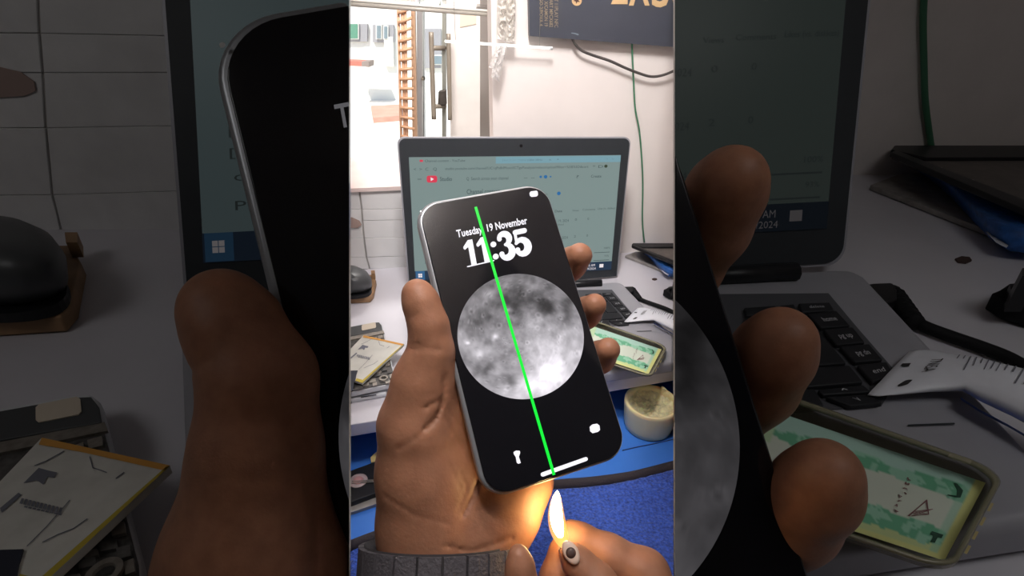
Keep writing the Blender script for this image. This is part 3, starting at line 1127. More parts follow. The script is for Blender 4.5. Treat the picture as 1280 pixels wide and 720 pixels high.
    mk('start_flag', *merge(*[rect_on(fr_, 0.0165 + i * 0.0105, 0.945 + j * 0.0165, 0.0165 + i * 0.0105 + 0.0092, 0.945 + j * 0.0165 + 0.0145) for i in (0, 1) for j in (0, 1)]), wht, par_, **kw)
    tt = [text_on('11:36 AM', fq, 0.860, 0.940, 0.055, 0.022), text_on('11/19/2024', fq, 0.852, 0.970, 0.068, 0.020), text_on('^ o))', fq, 0.79, 0.952, 0.04, 0.024)]
    mk('tray_text', *merge(*tt), wht, par_, kind='stuff', **kw)
    mk('tray_icon', *rect_on(fq, 0.938, 0.945, 0.958, 0.975), wht, par_, **kw)
    # webcam
    v_, f_ = poly_on(f2, ring2d(651, 182, 1.9, 16))
    mk('webcam', v_, f_, M_GLASSBLACK, root, **kw)
    # base with deck, keys and hinge
    bz = 0.018
    base_px = [(508.5, 369), (766, 352.3), (774, 352.4), (780, 355.5), (866, 445.5), (864, 449), (858, 450.5), (512, 502)]
    q = [pl.g(x, y, bz) for x, y in base_px]

    def deck(u, v, z=bz):
        a_ = Vector((508.5, 369)).lerp(Vector((780, 353)), u)
        b_ = Vector((512, 502)).lerp(Vector((866, 449)), u)
        p_ = a_.lerp(b_, v)
        return pl.g(p_.x, p_.y, z)
    base = prism('base', q, Vector((0, 0, -(bz - 0.002) * hs)), M_SILVER, root, bay=pl.bay, bevel=0.004 * hs)
    h0, h1 = pl.g(700, 356, bz + 0.004), pl.g(752, 353.5, bz + 0.004)
    tube('hinge', [h0, h1], 0.005 * hs, M_BLACK, root, bay=pl.bay, n=1)
    if keys:
        off = lambda x, y: unzoom(980 + x / 3.6, 340 + y / 3.6)
        zk = bz + 0.0005
        # recessed key bed outline
        bed = [off(-400, 100), off(200, 95), off(330, 250), off(470, 410), off(520, 470), off(500, 500), off(440, 600), off(-300, 660)]
        prism('key_bed', [pl.g(x, y, zk) for x, y in bed], Vector((0, 0, -0.0004 * hs)), mat('key_bed_grey', srgb(84, 85, 90), 0.5, metal=0.2), root, bay=pl.bay)
        keyq = [('delete', (65, 140), (205, 135), (228, 172), (82, 180)), ('home', (105, 187), (237, 172), (298, 240), (166, 250)),
                ('pg up', (178, 257), (310, 246), (366, 315), (236, 327)), ('pg dn', (252, 333), (384, 321), (446, 394), (318, 405)),
                ('end', (330, 416), (462, 402), (500, 462), (398, 494)),
                ('', (-20, 150), (45, 142), (62, 180), (-10, 186)), ('', (-30, 195), (85, 190), (146, 252), (0, 262)),
                ('', (-20, 270), (160, 262), (282, 408), (140, 420)), ('', (60, 430), (296, 418), (358, 494), (60, 520)),
                ('^', (152, 528), (356, 506), (392, 538), (176, 552)), ('v', (190, 560), (384, 548), (446, 588), (300, 602)),
                ('<', (-60, 530), (140, 524), (180, 600), (-40, 610)),
                ('', (-180, 160), (-35, 150), (-25, 186), (-170, 196)), ('', (-180, 205), (-45, 197), (-10, 262), (-170, 270)),
                ('', (-180, 280), (-35, 272), (120, 420), (-160, 430)), ('', (-180, 440), (45, 430), (50, 520), (-170, 525))]
        kt = []
        for nm, *qq in keyq:
            pts = [pl.g(*off(x, y), zk + 0.0022) for x, y in qq]
            prism('key', pts, Vector((0, 0, -0.0021 * hs)), M_KEY, root, bay=pl.bay, bevel=0.0006 * hs)
            if nm:
                def kf(u, v, pts=pts):
                    return pts[0].lerp(pts[1], u).lerp(pts[3].lerp(pts[2], u), v) + Vector((0, 0, 0.0003 * hs))
                if len(nm) > 1:
                    kt.append(text_on(nm, kf, 0.28, 0.36, 0.46, 0.30))
                elif nm == '^':
                    kt.append(stroke_on(kf, [(0.45, 0.6), (0.5, 0.35), (0.55, 0.6)], [0.015] * 3))
                elif nm == 'v':
                    kt.append(stroke_on(kf, [(0.45, 0.35), (0.5, 0.65), (0.55, 0.35)], [0.015] * 3))
                else:
                    kt.append(stroke_on(kf, [(0.55, 0.3), (0.47, 0.5), (0.55, 0.7)], [0.015] * 3))
        mk('key_legend', *merge(*kt), M_KEYTXT, root, bay=pl.bay, solid=False)
        tp = [off(330, 660), off(620, 640), off(700, 700), off(380, 740)]
        mk('palm_rest_groove', *stroke_on(lambda x, y: pl.g(x, y, bz + 0.0006), [off(560, 690), off(765, 682)], [0.35, 0.35]), M_BEZEL, root, bay=pl.bay, solid=False)
    return root


INK = emat('page_ink', srgb(72, 86, 88), 1.0)
INKD = emat('page_ink_dim', srgb(22, 26, 26), 1.0)
laptop(MID, 'open silver laptop with bright web page screen on the lit counter', PAGE, emat('tab_glow', srgb(118, 156, 168), 1.0), ink=INK)
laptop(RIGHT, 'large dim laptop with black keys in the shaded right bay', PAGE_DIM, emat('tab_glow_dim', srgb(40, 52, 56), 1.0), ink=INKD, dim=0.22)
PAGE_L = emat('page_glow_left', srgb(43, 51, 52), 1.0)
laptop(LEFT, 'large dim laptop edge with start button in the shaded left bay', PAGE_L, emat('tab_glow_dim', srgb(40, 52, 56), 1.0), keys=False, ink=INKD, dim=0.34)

# ------------------------------------------------------------------ the held phone (and its large dim doubles)
SC = None


def value_noise(x, y, seed=0):
    xi, yi = np.floor(x).astype(int), np.floor(y).astype(int)
    xf, yf = x - xi, y - yi
    u, v = xf * xf * (3 - 2 * xf), yf * yf * (3 - 2 * yf)

    def h(a, b):
        n = (a * 374761393 + b * 668265263 + seed * 982451653) & 0x7fffffff
        n = ((n ^ (n >> 13)) * 1274126177) & 0x7fffffff
        return ((n ^ (n >> 16)) & 0xffff) / 65535.0
    return (h(xi, yi) * (1 - u) + h(xi + 1, yi) * u) * (1 - v) + (h(xi, yi + 1) * (1 - u) + h(xi + 1, yi + 1) * u) * v


def fbm(x, y, seed=0, o=5):
    t, a, s_ = 0, 0.5, 0
    for i in range(o):
        t = t + a * value_noise(x, y, seed + i)
        s_ += a
        a *= 0.55
        x, y = x * 2.03, y * 2.03
    return t / s_


def moon_tone(x, y):
    """Brightness of the pictured moon at x right, y down, in units of its radius."""
    wx = x + 0.16 * (fbm(x * 3 + 7, y * 3 + 3, 11) - 0.5)
    wy = y + 0.16 * (fbm(x * 3 + 1, y * 3 + 9, 23) - 0.5)
    base = 0.50 + 0.36 * (fbm(x * 4 + 5, y * 4 + 5, 3) - 0.5) + 0.26 * (fbm(x * 11 + 5, y * 11 + 5, 31) - 0.5) + 0.12 * y + 0.10 * np.clip(y, 0, 1) * (x + 0.3)
    for (cx, cy, r, d) in ((0.16, -0.52, 0.24, 0.22), (0.48, -0.32, 0.20, 0.25), (0.58, -0.22, 0.14, 0.18), (0.84, -0.18, 0.13, 0.22), (0.02, -0.28, 0.16, 0.12),
                           (0.74, 0.10, 0.12, 0.14), (-0.44, -0.52, 0.28, 0.11), (-0.62, -0.28, 0.2, 0.06), (-0.12, -0.62, 0.14, 0.10), (-0.22, 0.38, 0.30, 0.15),
                           (-0.78, 0.20, 0.18, 0.12), (-0.46, 0.58, 0.12, 0.2), (0.0, -0.05, 0.14, 0.10), (-0.1, 0.55, 0.18, 0.10), (0.38, 0.02, 0.04, 0.06)):
        dd = np.hypot(wx - cx, wy - cy) / r
        base = base - d * np.clip(1.35 - dd, 0, 1)
    for (cx, cy, r, d) in ((0.08, 0.66, 0.55, 0.26), (-0.70, 0.02, 0.18, 0.16), (-0.42, -0.12, 0.07, 0.35), (-0.84, -0.25, 0.035, 0.4), (0.10, 0.64, 0.10, 0.3), (-0.05, -0.42, 0.06, 0.18),
                           (0.30, 0.30, 0.5, 0.10), (-0.3, 0.75, 0.4, 0.12)):
        dd = np.hypot(wx - cx, wy - cy) / r
        base = base + d * np.exp(-dd * dd * 1.6)
    th = np.arctan2(y - 0.66, x - 0.08)
    rd = np.hypot(y - 0.66, x - 0.08)
    base = base + 0.08 * np.clip(np.sin(th * 9 + 1.3), 0, 1) ** 4 * np.exp(-rd * 1.4) * np.clip(rd * 4, 0, 1)
    rng = np.random.RandomState(5)
    for _ in range(150):
        a, q = rng.rand() * 6.283, math.sqrt(rng.rand()) * 0.96
        cx, cy, r = q * math.cos(a), q * math.sin(a), 0.012 + 0.03 * rng.rand() ** 2
        dd = np.hypot(x - cx, y - cy) / r
        base = base + (0.12 * np.exp(-((dd - 1) / 0.4) ** 2) - 0.10 * np.exp(-dd * dd * 2)) * rng.rand()
    rr_ = np.hypot(x, y)
    base = base * (1 - 0.30 * np.clip(rr_ - 0.55, 0, 1) ** 1.2 * np.clip(0.5 + 0.9 * (x - y), 0, 1))
    return np.clip(base, 0.12, 1.0)


def phone(pl, kz, label, dim, s_th, group=None, green=True, edge=None):
    raw = [(516, 254, .2841), (682, 226, .3043), (789, 568, .2674), (607, 628, .2473)]
    TL, TR, BR, BL = [P(*pl.m(x, y), Z * kz) for x, y, Z in raw]
    A, B = TR - TL, BL - TL
    N = B.cross(A).normalized()
    if N.dot(CAM - TL) < 0:
        N = -N

    def fn(u, v, off=0.0):
        return TL + A * u + B * v + N * off

    def inv(px, py):
        r = ray(*pl.m(px, py))
        t = (TL - CAM).dot(N) / r.dot(N)
        d = CAM + r * t - TL
        a2, b2, ab = A.dot(A), B.dot(B), A.dot(B)
        da, db = d.dot(A), d.dot(B)
        det = a2 * b2 - ab * ab
        return (da * b2 - db * ab) / det, (db * a2 - da * ab) / det

    def sf(off):
        return lambda px, py: fn(*inv(px, py), off * s_th)
    ex = [(Vector((0, 0, 0.001)), Vector((0, 0, 1))), (Vector((0, 0, 0.412)), Vector((0, 0, -1)))]
    kw = dict(bay=pl.bay, extra=ex)
    fl = dict(bay=pl.bay, extra=ex, solid=False)
    c = fn(.5, .5)
    root = empty('smartphone', c - N * 0.004, label, 'phone', group)
    w, h = 0.0775, 0.160
    u_ = 0.001
    body = [fn(.5 + x / w, .5 + y / h, -0.0012 * s_th) for x, y in round_rect(w, h, 13.0 * u_, 10)]
    prism('frame', body, -N * 0.0085 * s_th, edge or M_FRAME, root, bevel=0.0022 * s_th, **kw)
    gl_ = [fn(.5 + (x + 0.5 * u_) / w, .5 + (y + 0.4 * u_) / h, 0.0) for x, y in round_rect(w - 3.4 * u_, h - 3.4 * u_, 11.8 * u_, 10)]
    scr = prism('screen_glass', gl_, -N * 0.0016 * s_th, M_GLASSBLACK, root, bevel=0.0005 * s_th, **kw)
    if scr is None:
        return root
    f1, f2, f3 = sf(0.00025), sf(0.0004), sf(0.0006)
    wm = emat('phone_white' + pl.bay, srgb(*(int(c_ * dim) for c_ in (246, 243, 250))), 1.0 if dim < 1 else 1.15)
    # moon picture
    ce = inv(652.5, 418)
    cu, cv = ce
    r_m = 79.0 / 166 * w * 0.918
    rings, segs = 74, 150
    mv, mf, tv = [], [], []
    pts2 = [(0.0, 0.0)]
    for i in range(1, rings + 1):
        for k in range(segs):
            a = 2 * math.pi * k / segs
            pts2.append((i / rings * math.cos(a), i / rings * math.sin(a)))
    arr = np.array(pts2)
    # pictured upright on the view: turn with the phone
    tone = moon_tone(arr[:, 0] * 0.985 + arr[:, 1] * -0.17, arr[:, 1] * 0.985 + arr[:, 0] * -0.17 * -1)
    for (x, y), t in zip(pts2, tone):
        mv.append(fn(cu + x * r_m / w, cv + y * r_m / h, 0.00025 * s_th))
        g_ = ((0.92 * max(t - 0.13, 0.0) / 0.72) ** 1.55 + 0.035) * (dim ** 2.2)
        tv.append((g_ * 0.98, g_ * 0.93, g_ * 1.0, 1))
    for k in range(segs):
        mf.append((0, 1 + k, 1 + (k + 1) % segs))
    for i in range(rings - 1):
        for k in range(segs):
            a0, a1 = 1 + i * segs, 1 + (i + 1) * segs
            mf.append((a0 + k, a1 + k, a1 + (k + 1) % segs, a0 + (k + 1) % segs))
    mk('moon_picture', mv, mf, mat('moon_screen', (0, 0, 0, 1), 0.3, attr='tint', emit_attr=1.0), scr, attr=tv, **fl)
    # date line
    def line_fn(a, b, hgt):
        """local frame along the text base line a-b (pixels), v down over hgt pixels of height"""
        pa, pb = inv(*a), inv(*b)
        up = (0.0, -hgt)
        ta = inv(a[0] + 0.18 * up[1] * 1.0, a[1] + up[1])
        du, dv = pb[0] - pa[0], pb[1] - pa[1]
        eu, ev = ta[0] - pa[0], ta[1] - pa[1]
        return lambda x, y: fn(pa[0] + du * x + eu * (1 - y), pa[1] + dv * x + ev * (1 - y), 0.0004 * s_th)
    df = line_fn((571.5, 297.2), (659.5, 279.8), 9.4)
    mk('date_text', *text_on('Tuesday, 19 November', df, 0, 0, 1, 1.0, bold=0.02), wm, scr, **fl)
    # clock: fat digits with slab serifs
    cf = line_fn((586, 335.0), (666.0, 316.5), 33.5)
    cp = []
    for x0 in (0.0, 0.20):      # two ones
        cp.append(poly_on(cf, [(x0 + 0.055, 0.0), (x0 + 0.125, 0.0), (x0 + 0.125, 0.93), (x0 + 0.045, 0.93), (x0 + 0.045, 0.22)]))
        cp.append(poly_on(cf, [(x0 + 0.055, 0.0), (x0 + 0.05, 0.25), (x0 - 0.012, 0.33), (x0 - 0.03, 0.22)]))
        cp.append(stroke_on(cf, [(x0 - 0.010, 0.275), (x0 + 0.04, 0.20)], [0.022, 0.03]))
        cp.append(stroke_on(cf, [(x0 - 0.005, 0.95), (x0 + 0.175, 0.95)], [0.022, 0.022]))

    def arc(cx, cy, rx, ry, a0, a1, n=14):
        return [(cx + rx * math.cos(math.radians(a0 + (a1 - a0) * i / n)), cy + ry * math.sin(math.radians(a0 + (a1 - a0) * i / n))) for i in range(n + 1)]

    def disc(cx, cy, r, ry):
        return poly_on(cf, [(cx + r * math.cos(a), cy + ry * math.sin(a)) for a in [2 * math.pi * i / 24 for i in range(24)]])

    def fat(pts, ws, k=2.35):
        """stroke whose brush is round on the phone (v unit is k times u unit)"""
        sf_ = lambda x, y: cf(x, y * k)
        return stroke_on(sf_, [(p[0], p[1] / k) for p in pts], ws)
    cp.append(disc(0.425, 0.36, 0.045, 0.107))
    cp.append(disc(0.425, 0.82, 0.045, 0.107))
    # 3
    top = arc(0.60, 0.26, 0.082, 0.205, -165, 80)
    wt = [0.026 + 0.026 * math.sin(math.pi * i / 14) for i in range(15)]
    cp.append(fat(top, wt))
    bot = arc(0.60, 0.71, 0.092, 0.245, -85, 165)
    cp.append(fat(bot, [0.026 + 0.030 * math.sin(math.pi * i / 14) for i in range(15)]))
    cp.append(disc(0.532, 0.22, 0.036, 0.085))
    cp.append(disc(0.525, 0.78, 0.040, 0.094))
    # 5
    cp.append(fat([(0.795, 0.10), (0.94, 0.10)], [0.042, 0.042]))
    cp.append(fat([(0.785, 0.08), (0.785, 0.46)], [0.022, 0.022]))
    cp.append(fat(arc(0.85, 0.68, 0.098, 0.265, -140, 160), [0.026 + 0.034 * math.sin(math.pi * i / 14) for i in range(15)]))
    cp.append(disc(0.777, 0.76, 0.040, 0.094))
    mk('clock_digits', *merge(*cp), wm, scr, **fl)
    # home bar, torch, camera and battery marks
    mk('home_bar', *stroke_on(f2, [(678.3, 593), (732, 573.8)], [2.7, 2.5]), wm, scr, **fl)
    mk('torch_icon', *merge(poly_on(f2, [(641.8, 565), (645, 563.2), (649.4, 563.4), (650, 566), (648.4, 571), (650.8, 578.5), (648, 579.8), (645.8, 578.5), (644.5, 571.5), (642, 567.5)])), wm, scr, **fl)
    mk('camera_icon', *poly_on(f2, [(736.8, 533.5), (740, 530.6), (746, 529.6), (749, 532), (749.7, 537.5), (747, 540), (740.3, 541.6), (737.3, 539)]), wm, scr, **fl)
    mk('battery_icon', *poly_on(f2, [(661.6, 242), (663, 239.6), (670.5, 238.6), (672, 240.2), (672.3, 244), (670.5, 246), (664.2, 246.6), (662.2, 245.2)]), wm, scr, **fl)
    gm = emat('green_line' + pl.bay, srgb(*(int(c_ * dim) for c_ in (16, 236, 60))), 1.15 if dim == 1 else 1.0)
    if green:
        mk('green_fault_line', *poly_on(f3, [(592.6, 259.6), (596.0, 258.6), (693.9, 593), (690.4, 594.2)]), gm, scr, **fl)
    v_, f_ = poly_on(f2, ring2d(526, 264.5, 1.2, 12))
    mk('corner_glint_screw', v_, f_, mat('pale_metal_dot', srgb(200, 200, 200), 0.3), scr, **fl)
    return root


phone(MID, 1.0, 'hand-held smartphone showing 11:35 and a moon crossed by a green line', 1.0, 1.0)
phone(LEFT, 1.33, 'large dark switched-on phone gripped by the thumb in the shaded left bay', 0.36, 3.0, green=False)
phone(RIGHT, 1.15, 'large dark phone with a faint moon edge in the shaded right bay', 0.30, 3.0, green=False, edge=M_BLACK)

# ------------------------------------------------------------------ people
person = empty('person', P(600, 690, .28), 'person seen as two brown hands, left palm holding the phone, right hand lighting a lighter', 'person')
left_chains = [
    # thumb
    [(521, 366, .262, .0070), (526, 378, .262, .0083), (536, 408, .262, .0092), (539, 440, .264, .0108), (530, 478, .268, .0145)],
    # ball of the thumb and heel of the hand
    [(530, 478, .268, .0145), (524, 530, .272, .0205), (530, 590, .276, .0245), (540, 660, .278, .0275)],
    [(558, 510, .284, .0150), (585, 560, .290, .0190), (600, 620, .290, .0240)],
    [(650, 560, .300, .0150), (652, 600, .298, .0165), (632, 640, .290, .0190), (605, 680, .284, .0220)],
    [(590, 430, .312, .0130), (590, 520, .305, .0180), (610, 600, .296, .0200)],
    [(640, 480, .312, .0125), (645, 540, .306, .0160), (640, 600, .298, .0180)],
    # wrist and forearm
    [(530, 655, .281, .0235), (528, 720, .279, .0195), (500, 900, .225, .0230), (470, 1300, .16, .0260)],
    [(600, 660, .285, .0225), (588, 720, .280, .0195), (580, 900, .23, .0230), (600, 1300, .16, .0260)],
    # fingers round the back
    [(600, 425, .322, .0110), (655, 380, .328, .0098), (692, 350, .318, .0092), (713, 330, .305, .0085), (724.5, 319.5, .295, .0073)],
    [(630, 460, .320, .0110), (685, 425, .325, .0095), (714, 404, .313, .0088), (732, 391, .300, .0080), (743, 381.5, .289, .0067)],
    [(650, 500, .315, .0105), (702, 475, .319, .0092), (732, 458, .307, .0088), (749, 447, .294, .0080), (760, 437, .284, .0067)],
    [(655, 545, .308, .0100), (705, 530, .308, .0085), (735, 520, .298, .0072), (745, 516, .288, .0065)],
]
creases = [
    ([(553, 498), (551, 512), (544, 524), (530, 537)], 2.4, .0022), ([(556, 470), (554, 498)], 2.0, .0014),
    ([(552, 500), (541, 505), (530, 511)], 1.8, .0012), ([(545, 530), (520, 548), (497, 562)], 1.8, .0008),
    ([(515, 437), (530, 436), (550, 437)], 1.8, .0010), ([(513, 431), (535, 430)], 1.5, .0007), ([(552, 515), (568, 545), (585, 575)], 1.7, .0010),
    ([(556, 510), (578, 535), (590, 560)], 1.5, .0007), ([(598, 600), (590, 622), (578, 645)], 2.0, .0014), ([(575, 590), (583, 610), (572, 640)], 1.8, .0008),
    ([(560, 580), (577, 612)], 1.6, .0007), ([(480, 620), (520, 645), (560, 655)], 2.0, .0006), ([(555, 682), (590, 690), (640, 672)], 2.0, .0012),
    ([(512, 398), (522, 392)], 1.3, .0005),
]
sdf_body('left_hand', left_chains, M_SKIN, person, res=0.0013, k_in=0.006, k_out=0.010, creases=creases, planes=BAYS['C'])
# knitted cuff of staggered blocks round the left wrist
cuff_m = mat('grey_cuff_knit', srgb(72, 68, 72), 0.8, bump=0.5, bump_scale=600)
cuff_in = mat('dark_cuff_lining', srgb(40, 36, 38), 0.9)
ac = P(549, 678, .279)
cv_ = (FW * -0.28 - UPV * 0.96).normalized()
ca_ = Vector((1, 0, 0.0)).normalized()
tilt = 0.16
ca_ = (ca_ + cv_ * tilt).normalized()
cb_ = cv_.cross(ca_).normalized()
ca_ = cb_.cross(cv_).normalized()
if cb_.dot(FW) > 0:
    cb_ = -cb_
cuff = mk('cuff', *(lambda prof: lathe_data(prof, ac, 48, cv_, ca_ * 1.0, cb_ * 0.78))([(0.0360, 0.002), (0.0395, 0.0), (0.0400, 0.03), (0.043, 0.09), (0.030, 0.095)]), cuff_in, person, smooth=True, extra=BAYS['C'])
for r in range(6):
    n = 22
    for k in range(n):
        a0 = 2 * math.pi * (k + 0.5 * (r % 2)) / n + 0.012
        a1 = a0 + 2 * math.pi / n - 0.03
        h0, h1 = 0.001 + r * 0.0145, 0.001 + r * 0.0145 + 0.0132
        vs_ = []
        for rad in (0.0392, 0.0424):
            for (a, hh) in ((a0, h0), ((a0 + a1) / 2, h0), (a1, h0), (a1, h1), ((a0 + a1) / 2, h1), (a0, h1)):
                vs_.append(ac + cv_ * hh + ca_ * (rad * math.cos(a)) + cb_ * (0.78 * rad * math.sin(a)))
        fs_ = [(0, 1, 4, 5), (1, 2, 3, 4), (11, 10, 7, 6), (10, 9, 8, 7)] + [(i, i + 6, (i + 1) % 6 + 6, (i + 1) % 6) for i in range(6)]
        mk('knit_block', vs_, fs_, cuff_m, cuff, extra=BAYS['C'])

right_chains = [
    [(712, 668, .290, .0075), (724, 676, .288, .0090), (760, 694, .284, .0105), (806, 718, .280, .0125), (818, 760, .272, .0150)],
    [(702, 690, .285, .0075), (697, 725, .282, .0095), (730, 780, .276, .0120), (800, 790, .270, .0140)],
    [(714.5, 693, .262, .0056), (722, 703, .262, .0072), (745, 728, .260, .0092), (780, 775, .258, .0120), (805, 830, .255, .0170)],
    [(700, 740, .285, .0095), (735, 800, .276, .0140), (790, 830, .268, .0160)],
    [(648, 692, .236, .0042), (650, 708, .236, .0058), (652, 740, .236, .0080), (690, 800, .248, .012), (780, 830, .265, .0165)],
    [(790, 790, .268, .0180), (795, 880, .245, .0230), (780, 1050, .20, .0240), (740, 1400, .15, .0260)],
]
sdf_body('right_hand', right_chains, M_SKIN, person, res=0.0013, k_in=0.005, k_out=0.004, planes=BAYS['C'],
         creases=[([(712, 712), (721, 708), (727, 703)], 1.6, .0012), ([(760, 676), (772, 690)], 1.6, .0006), ([(745, 735), (765, 722)], 1.8, .0007)])
# thumb nail, dark at its middle
tn = P(713.6, 690.5, .2562)
nrm = (CAM - tn).normalized()
nx = Vector((1, 0, 0)) - nrm * nrm.x
nx.normalize()
ny = nrm.cross(nx).normalized()
nail = mk('thumb_nail', *lathe_data([(0.0046, -0.0012), (0.0046, 0.0), (0.0040, 0.0009), (0.0030, 0.0012)], tn, 24, nrm, nx * 0.92 - ny * 0.18, ny * 1.18 - nx * 0.2), M_NAIL, person, smooth=True)
mk('nail_stain', *lathe_data([(0.0026, 0.0010), (0.0024, 0.0015), (0.0010, 0.0017)], tn + ny * -0.0002, 18, nrm, nx, ny), M_NAILDARK, nail, smooth=True)
# a third small bit of sleeve under the left wrist
gold_m = mat('copper_trim', srgb(176, 126, 84), 0.4, metal=0.5)
mk('cuff_button', *lathe_data([(0.0045, -0.002), (0.0045, 0.001), (0.003, 0.002)], P(628, 690, .268), 20, (CAM - P(628, 690, .268)).normalized(), Vector((1, 0, 0)), UPV), gold_m, person, smooth=True, bevel=0)

# lighter with its flame
lt = empty('cigarette_lighter', P(712, 700, .276), 'small lighter gripped in the right hand with a tall burning flame', 'lighter')
ax_l = (UPV * 0.95 + Vector((-0.22, 0, 0)) - FW * 0.1).normalized()
bl = P(709, 690, .276)
ux = Vector((1, 0, 0)) - ax_l * ax_l.x
ux.normalize()
uy = ax_l.cross(ux).normalized()
mk('body', *lathe_data([(0.0050, -0.050), (0.0055, -0.046), (0.0055, -0.008), (0.0050, -0.006)], bl, 24, ax_l, ux, uy * 0.7), mat('smoky_lighter_plastic', srgb(150, 140, 140), 0.3), lt, smooth=True)
mk('metal_hood', *lathe_data([(0.0044, -0.006), (0.0044, 0.002), (0.0036, 0.0028)], bl, 24, ax_l, ux, uy * 0.7), mat('lighter_chrome', srgb(190, 186, 180), 0.25, metal=0.9), lt, smooth=True)
mk('spark_wheel', *lathe_data([(0.0030, -0.0018), (0.0034, -0.001), (0.0034, 0.001), (0.0030, 0.0018)], bl + ux * 0.0035 - ax_l * 0.0010, 20, ux, ax_l, uy), mat('wheel_steel', srgb(90, 88, 86), 0.4, metal=0.8), lt, smooth=True)
# flame: bright core inside a thin orange mantle
fpath = [(705.5, 684), (701.5, 672), (697.5, 659), (695.3, 645), (695.2, 631), (696.2, 620), (696.6, 613.5)]
fz = .274


def flame_mesh(scale, pts, rad):
    path = smooth_path([P(x, y, fz) for x, y in pts], 5)
    return tube_data(path, lambda t: max(rad(t), 0.00005) * scale, 20, 1)


def frad(t):
    return 0.0039 * (math.sin(math.pi * min(t, 1.0) ** 0.72) ** 0.85) + 0.0005 * (1 - t)


v_, f_ = flame_mesh(0.78, fpath[1:], frad)
core = mk('flame_core', v_, f_, emat('flame_core_glow', (1.0, 0.66, 0.27, 1), 100.0), lt, smooth=True)
fm = bpy.data.materials.new('flame_mantle_glow')
fm.use_nodes = True
nt = fm.node_tree
nt.nodes.remove(nt.nodes['Principled BSDF'])
e_ = nt.nodes.new('ShaderNodeEmission')
e_.inputs['Color'].default_value = (1.0, 0.42, 0.10, 1)
e_.inputs['Strength'].default_value = 2.2
t_ = nt.nodes.new('ShaderNodeBsdfTransparent')
lw = nt.nodes.new('ShaderNodeLayerWeight')
lw.inputs['Blend'].default_value = 0.35
mp = nt.nodes.new('ShaderNodeMapRange')
mp.inputs['To Min'].default_value = 0.55
mp.inputs['To Max'].default_value = 0.05
mx_ = nt.nodes.new('ShaderNodeMixShader')
nt.links.new(lw.outputs['Facing'], mp.inputs['Value'])
nt.links.new(mp.outputs[0], mx_.inputs[0])
nt.links.new(t_.outputs[0], mx_.inputs[1])
nt.links.new(e_.outputs[0], mx_.inputs[2])
nt.links.new(mx_.outputs[0], nt.nodes['Material Output'].inputs['Surface'])
v_, f_ = flame_mesh(1.12, fpath, frad)
mk('flame_mantle', v_, f_, fm, lt, smooth=True)

# the large dim hand of the shaded bays
bighand_l = empty('person', P(310, 640, .36), 'large brown thumb and palm in shadow gripping the dark phone at left', 'person')
big_l = [
    [(276, 383, .335, .0245), (292, 408, .335, .0280), (325, 475, .335, .0335), (323, 560, .335, .0375), (305, 690, .335, .047), (285, 800, .33, .055), (280, 1000, .28, .055)],
    [(345, 600, .345, .0240), (370, 720, .345, .035), (380, 860, .33, .04)],
]
sdf_body('left_hand', big_l, M_SKIN, bighand_l, res=0.0028, k_in=0.012, k_out=0.02, planes=BAYS['L'] + [(Vector((0, 0, 0.002)), Vector((0, 0, 1))), (Vector((0, 0.14, 0)), Vector((0, 1, 0)))],
         creases=[([(245, 605), (300, 600), (370, 605)], 5, .0008), ([(238, 465), (262, 450)], 4, .0015), ([(370, 560), (395, 640), (392, 720)], 6, .003)])
bighand_r = empty('person', P(960, 420, .42), 'three large brown fingertips in shadow behind the dark phone at right', 'person')
big_r = [
    [(760, 480, .43, .030), (850, 335, .42, .030), (885, 282, .39, .029), (908, 238, .365, .0255), (917, 222, .352, .0212)],
    [(800, 600, .42, .030), (890, 530, .41, .030), (942, 478, .375, .0285), (966, 442, .352, .0250), (977, 424, .340, .0212)],
    [(850, 760, .39, .028), (930, 695, .375, .028), (990, 648, .345, .0270), (1018, 614, .322, .0245), (1030, 593, .310, .0212)],
    [(760, 480, .43, .030), (800, 620, .41, .030), (850, 760, .39, .028)],
]
sdf_body('right_hand', big_r, M_SKIN, bighand_r, res=0.0028, k_in=0.012, k_out=0.012, planes=BAYS['R'] + [(Vector((0, 0, 0.002)), Vector((0, 0, 1)))])


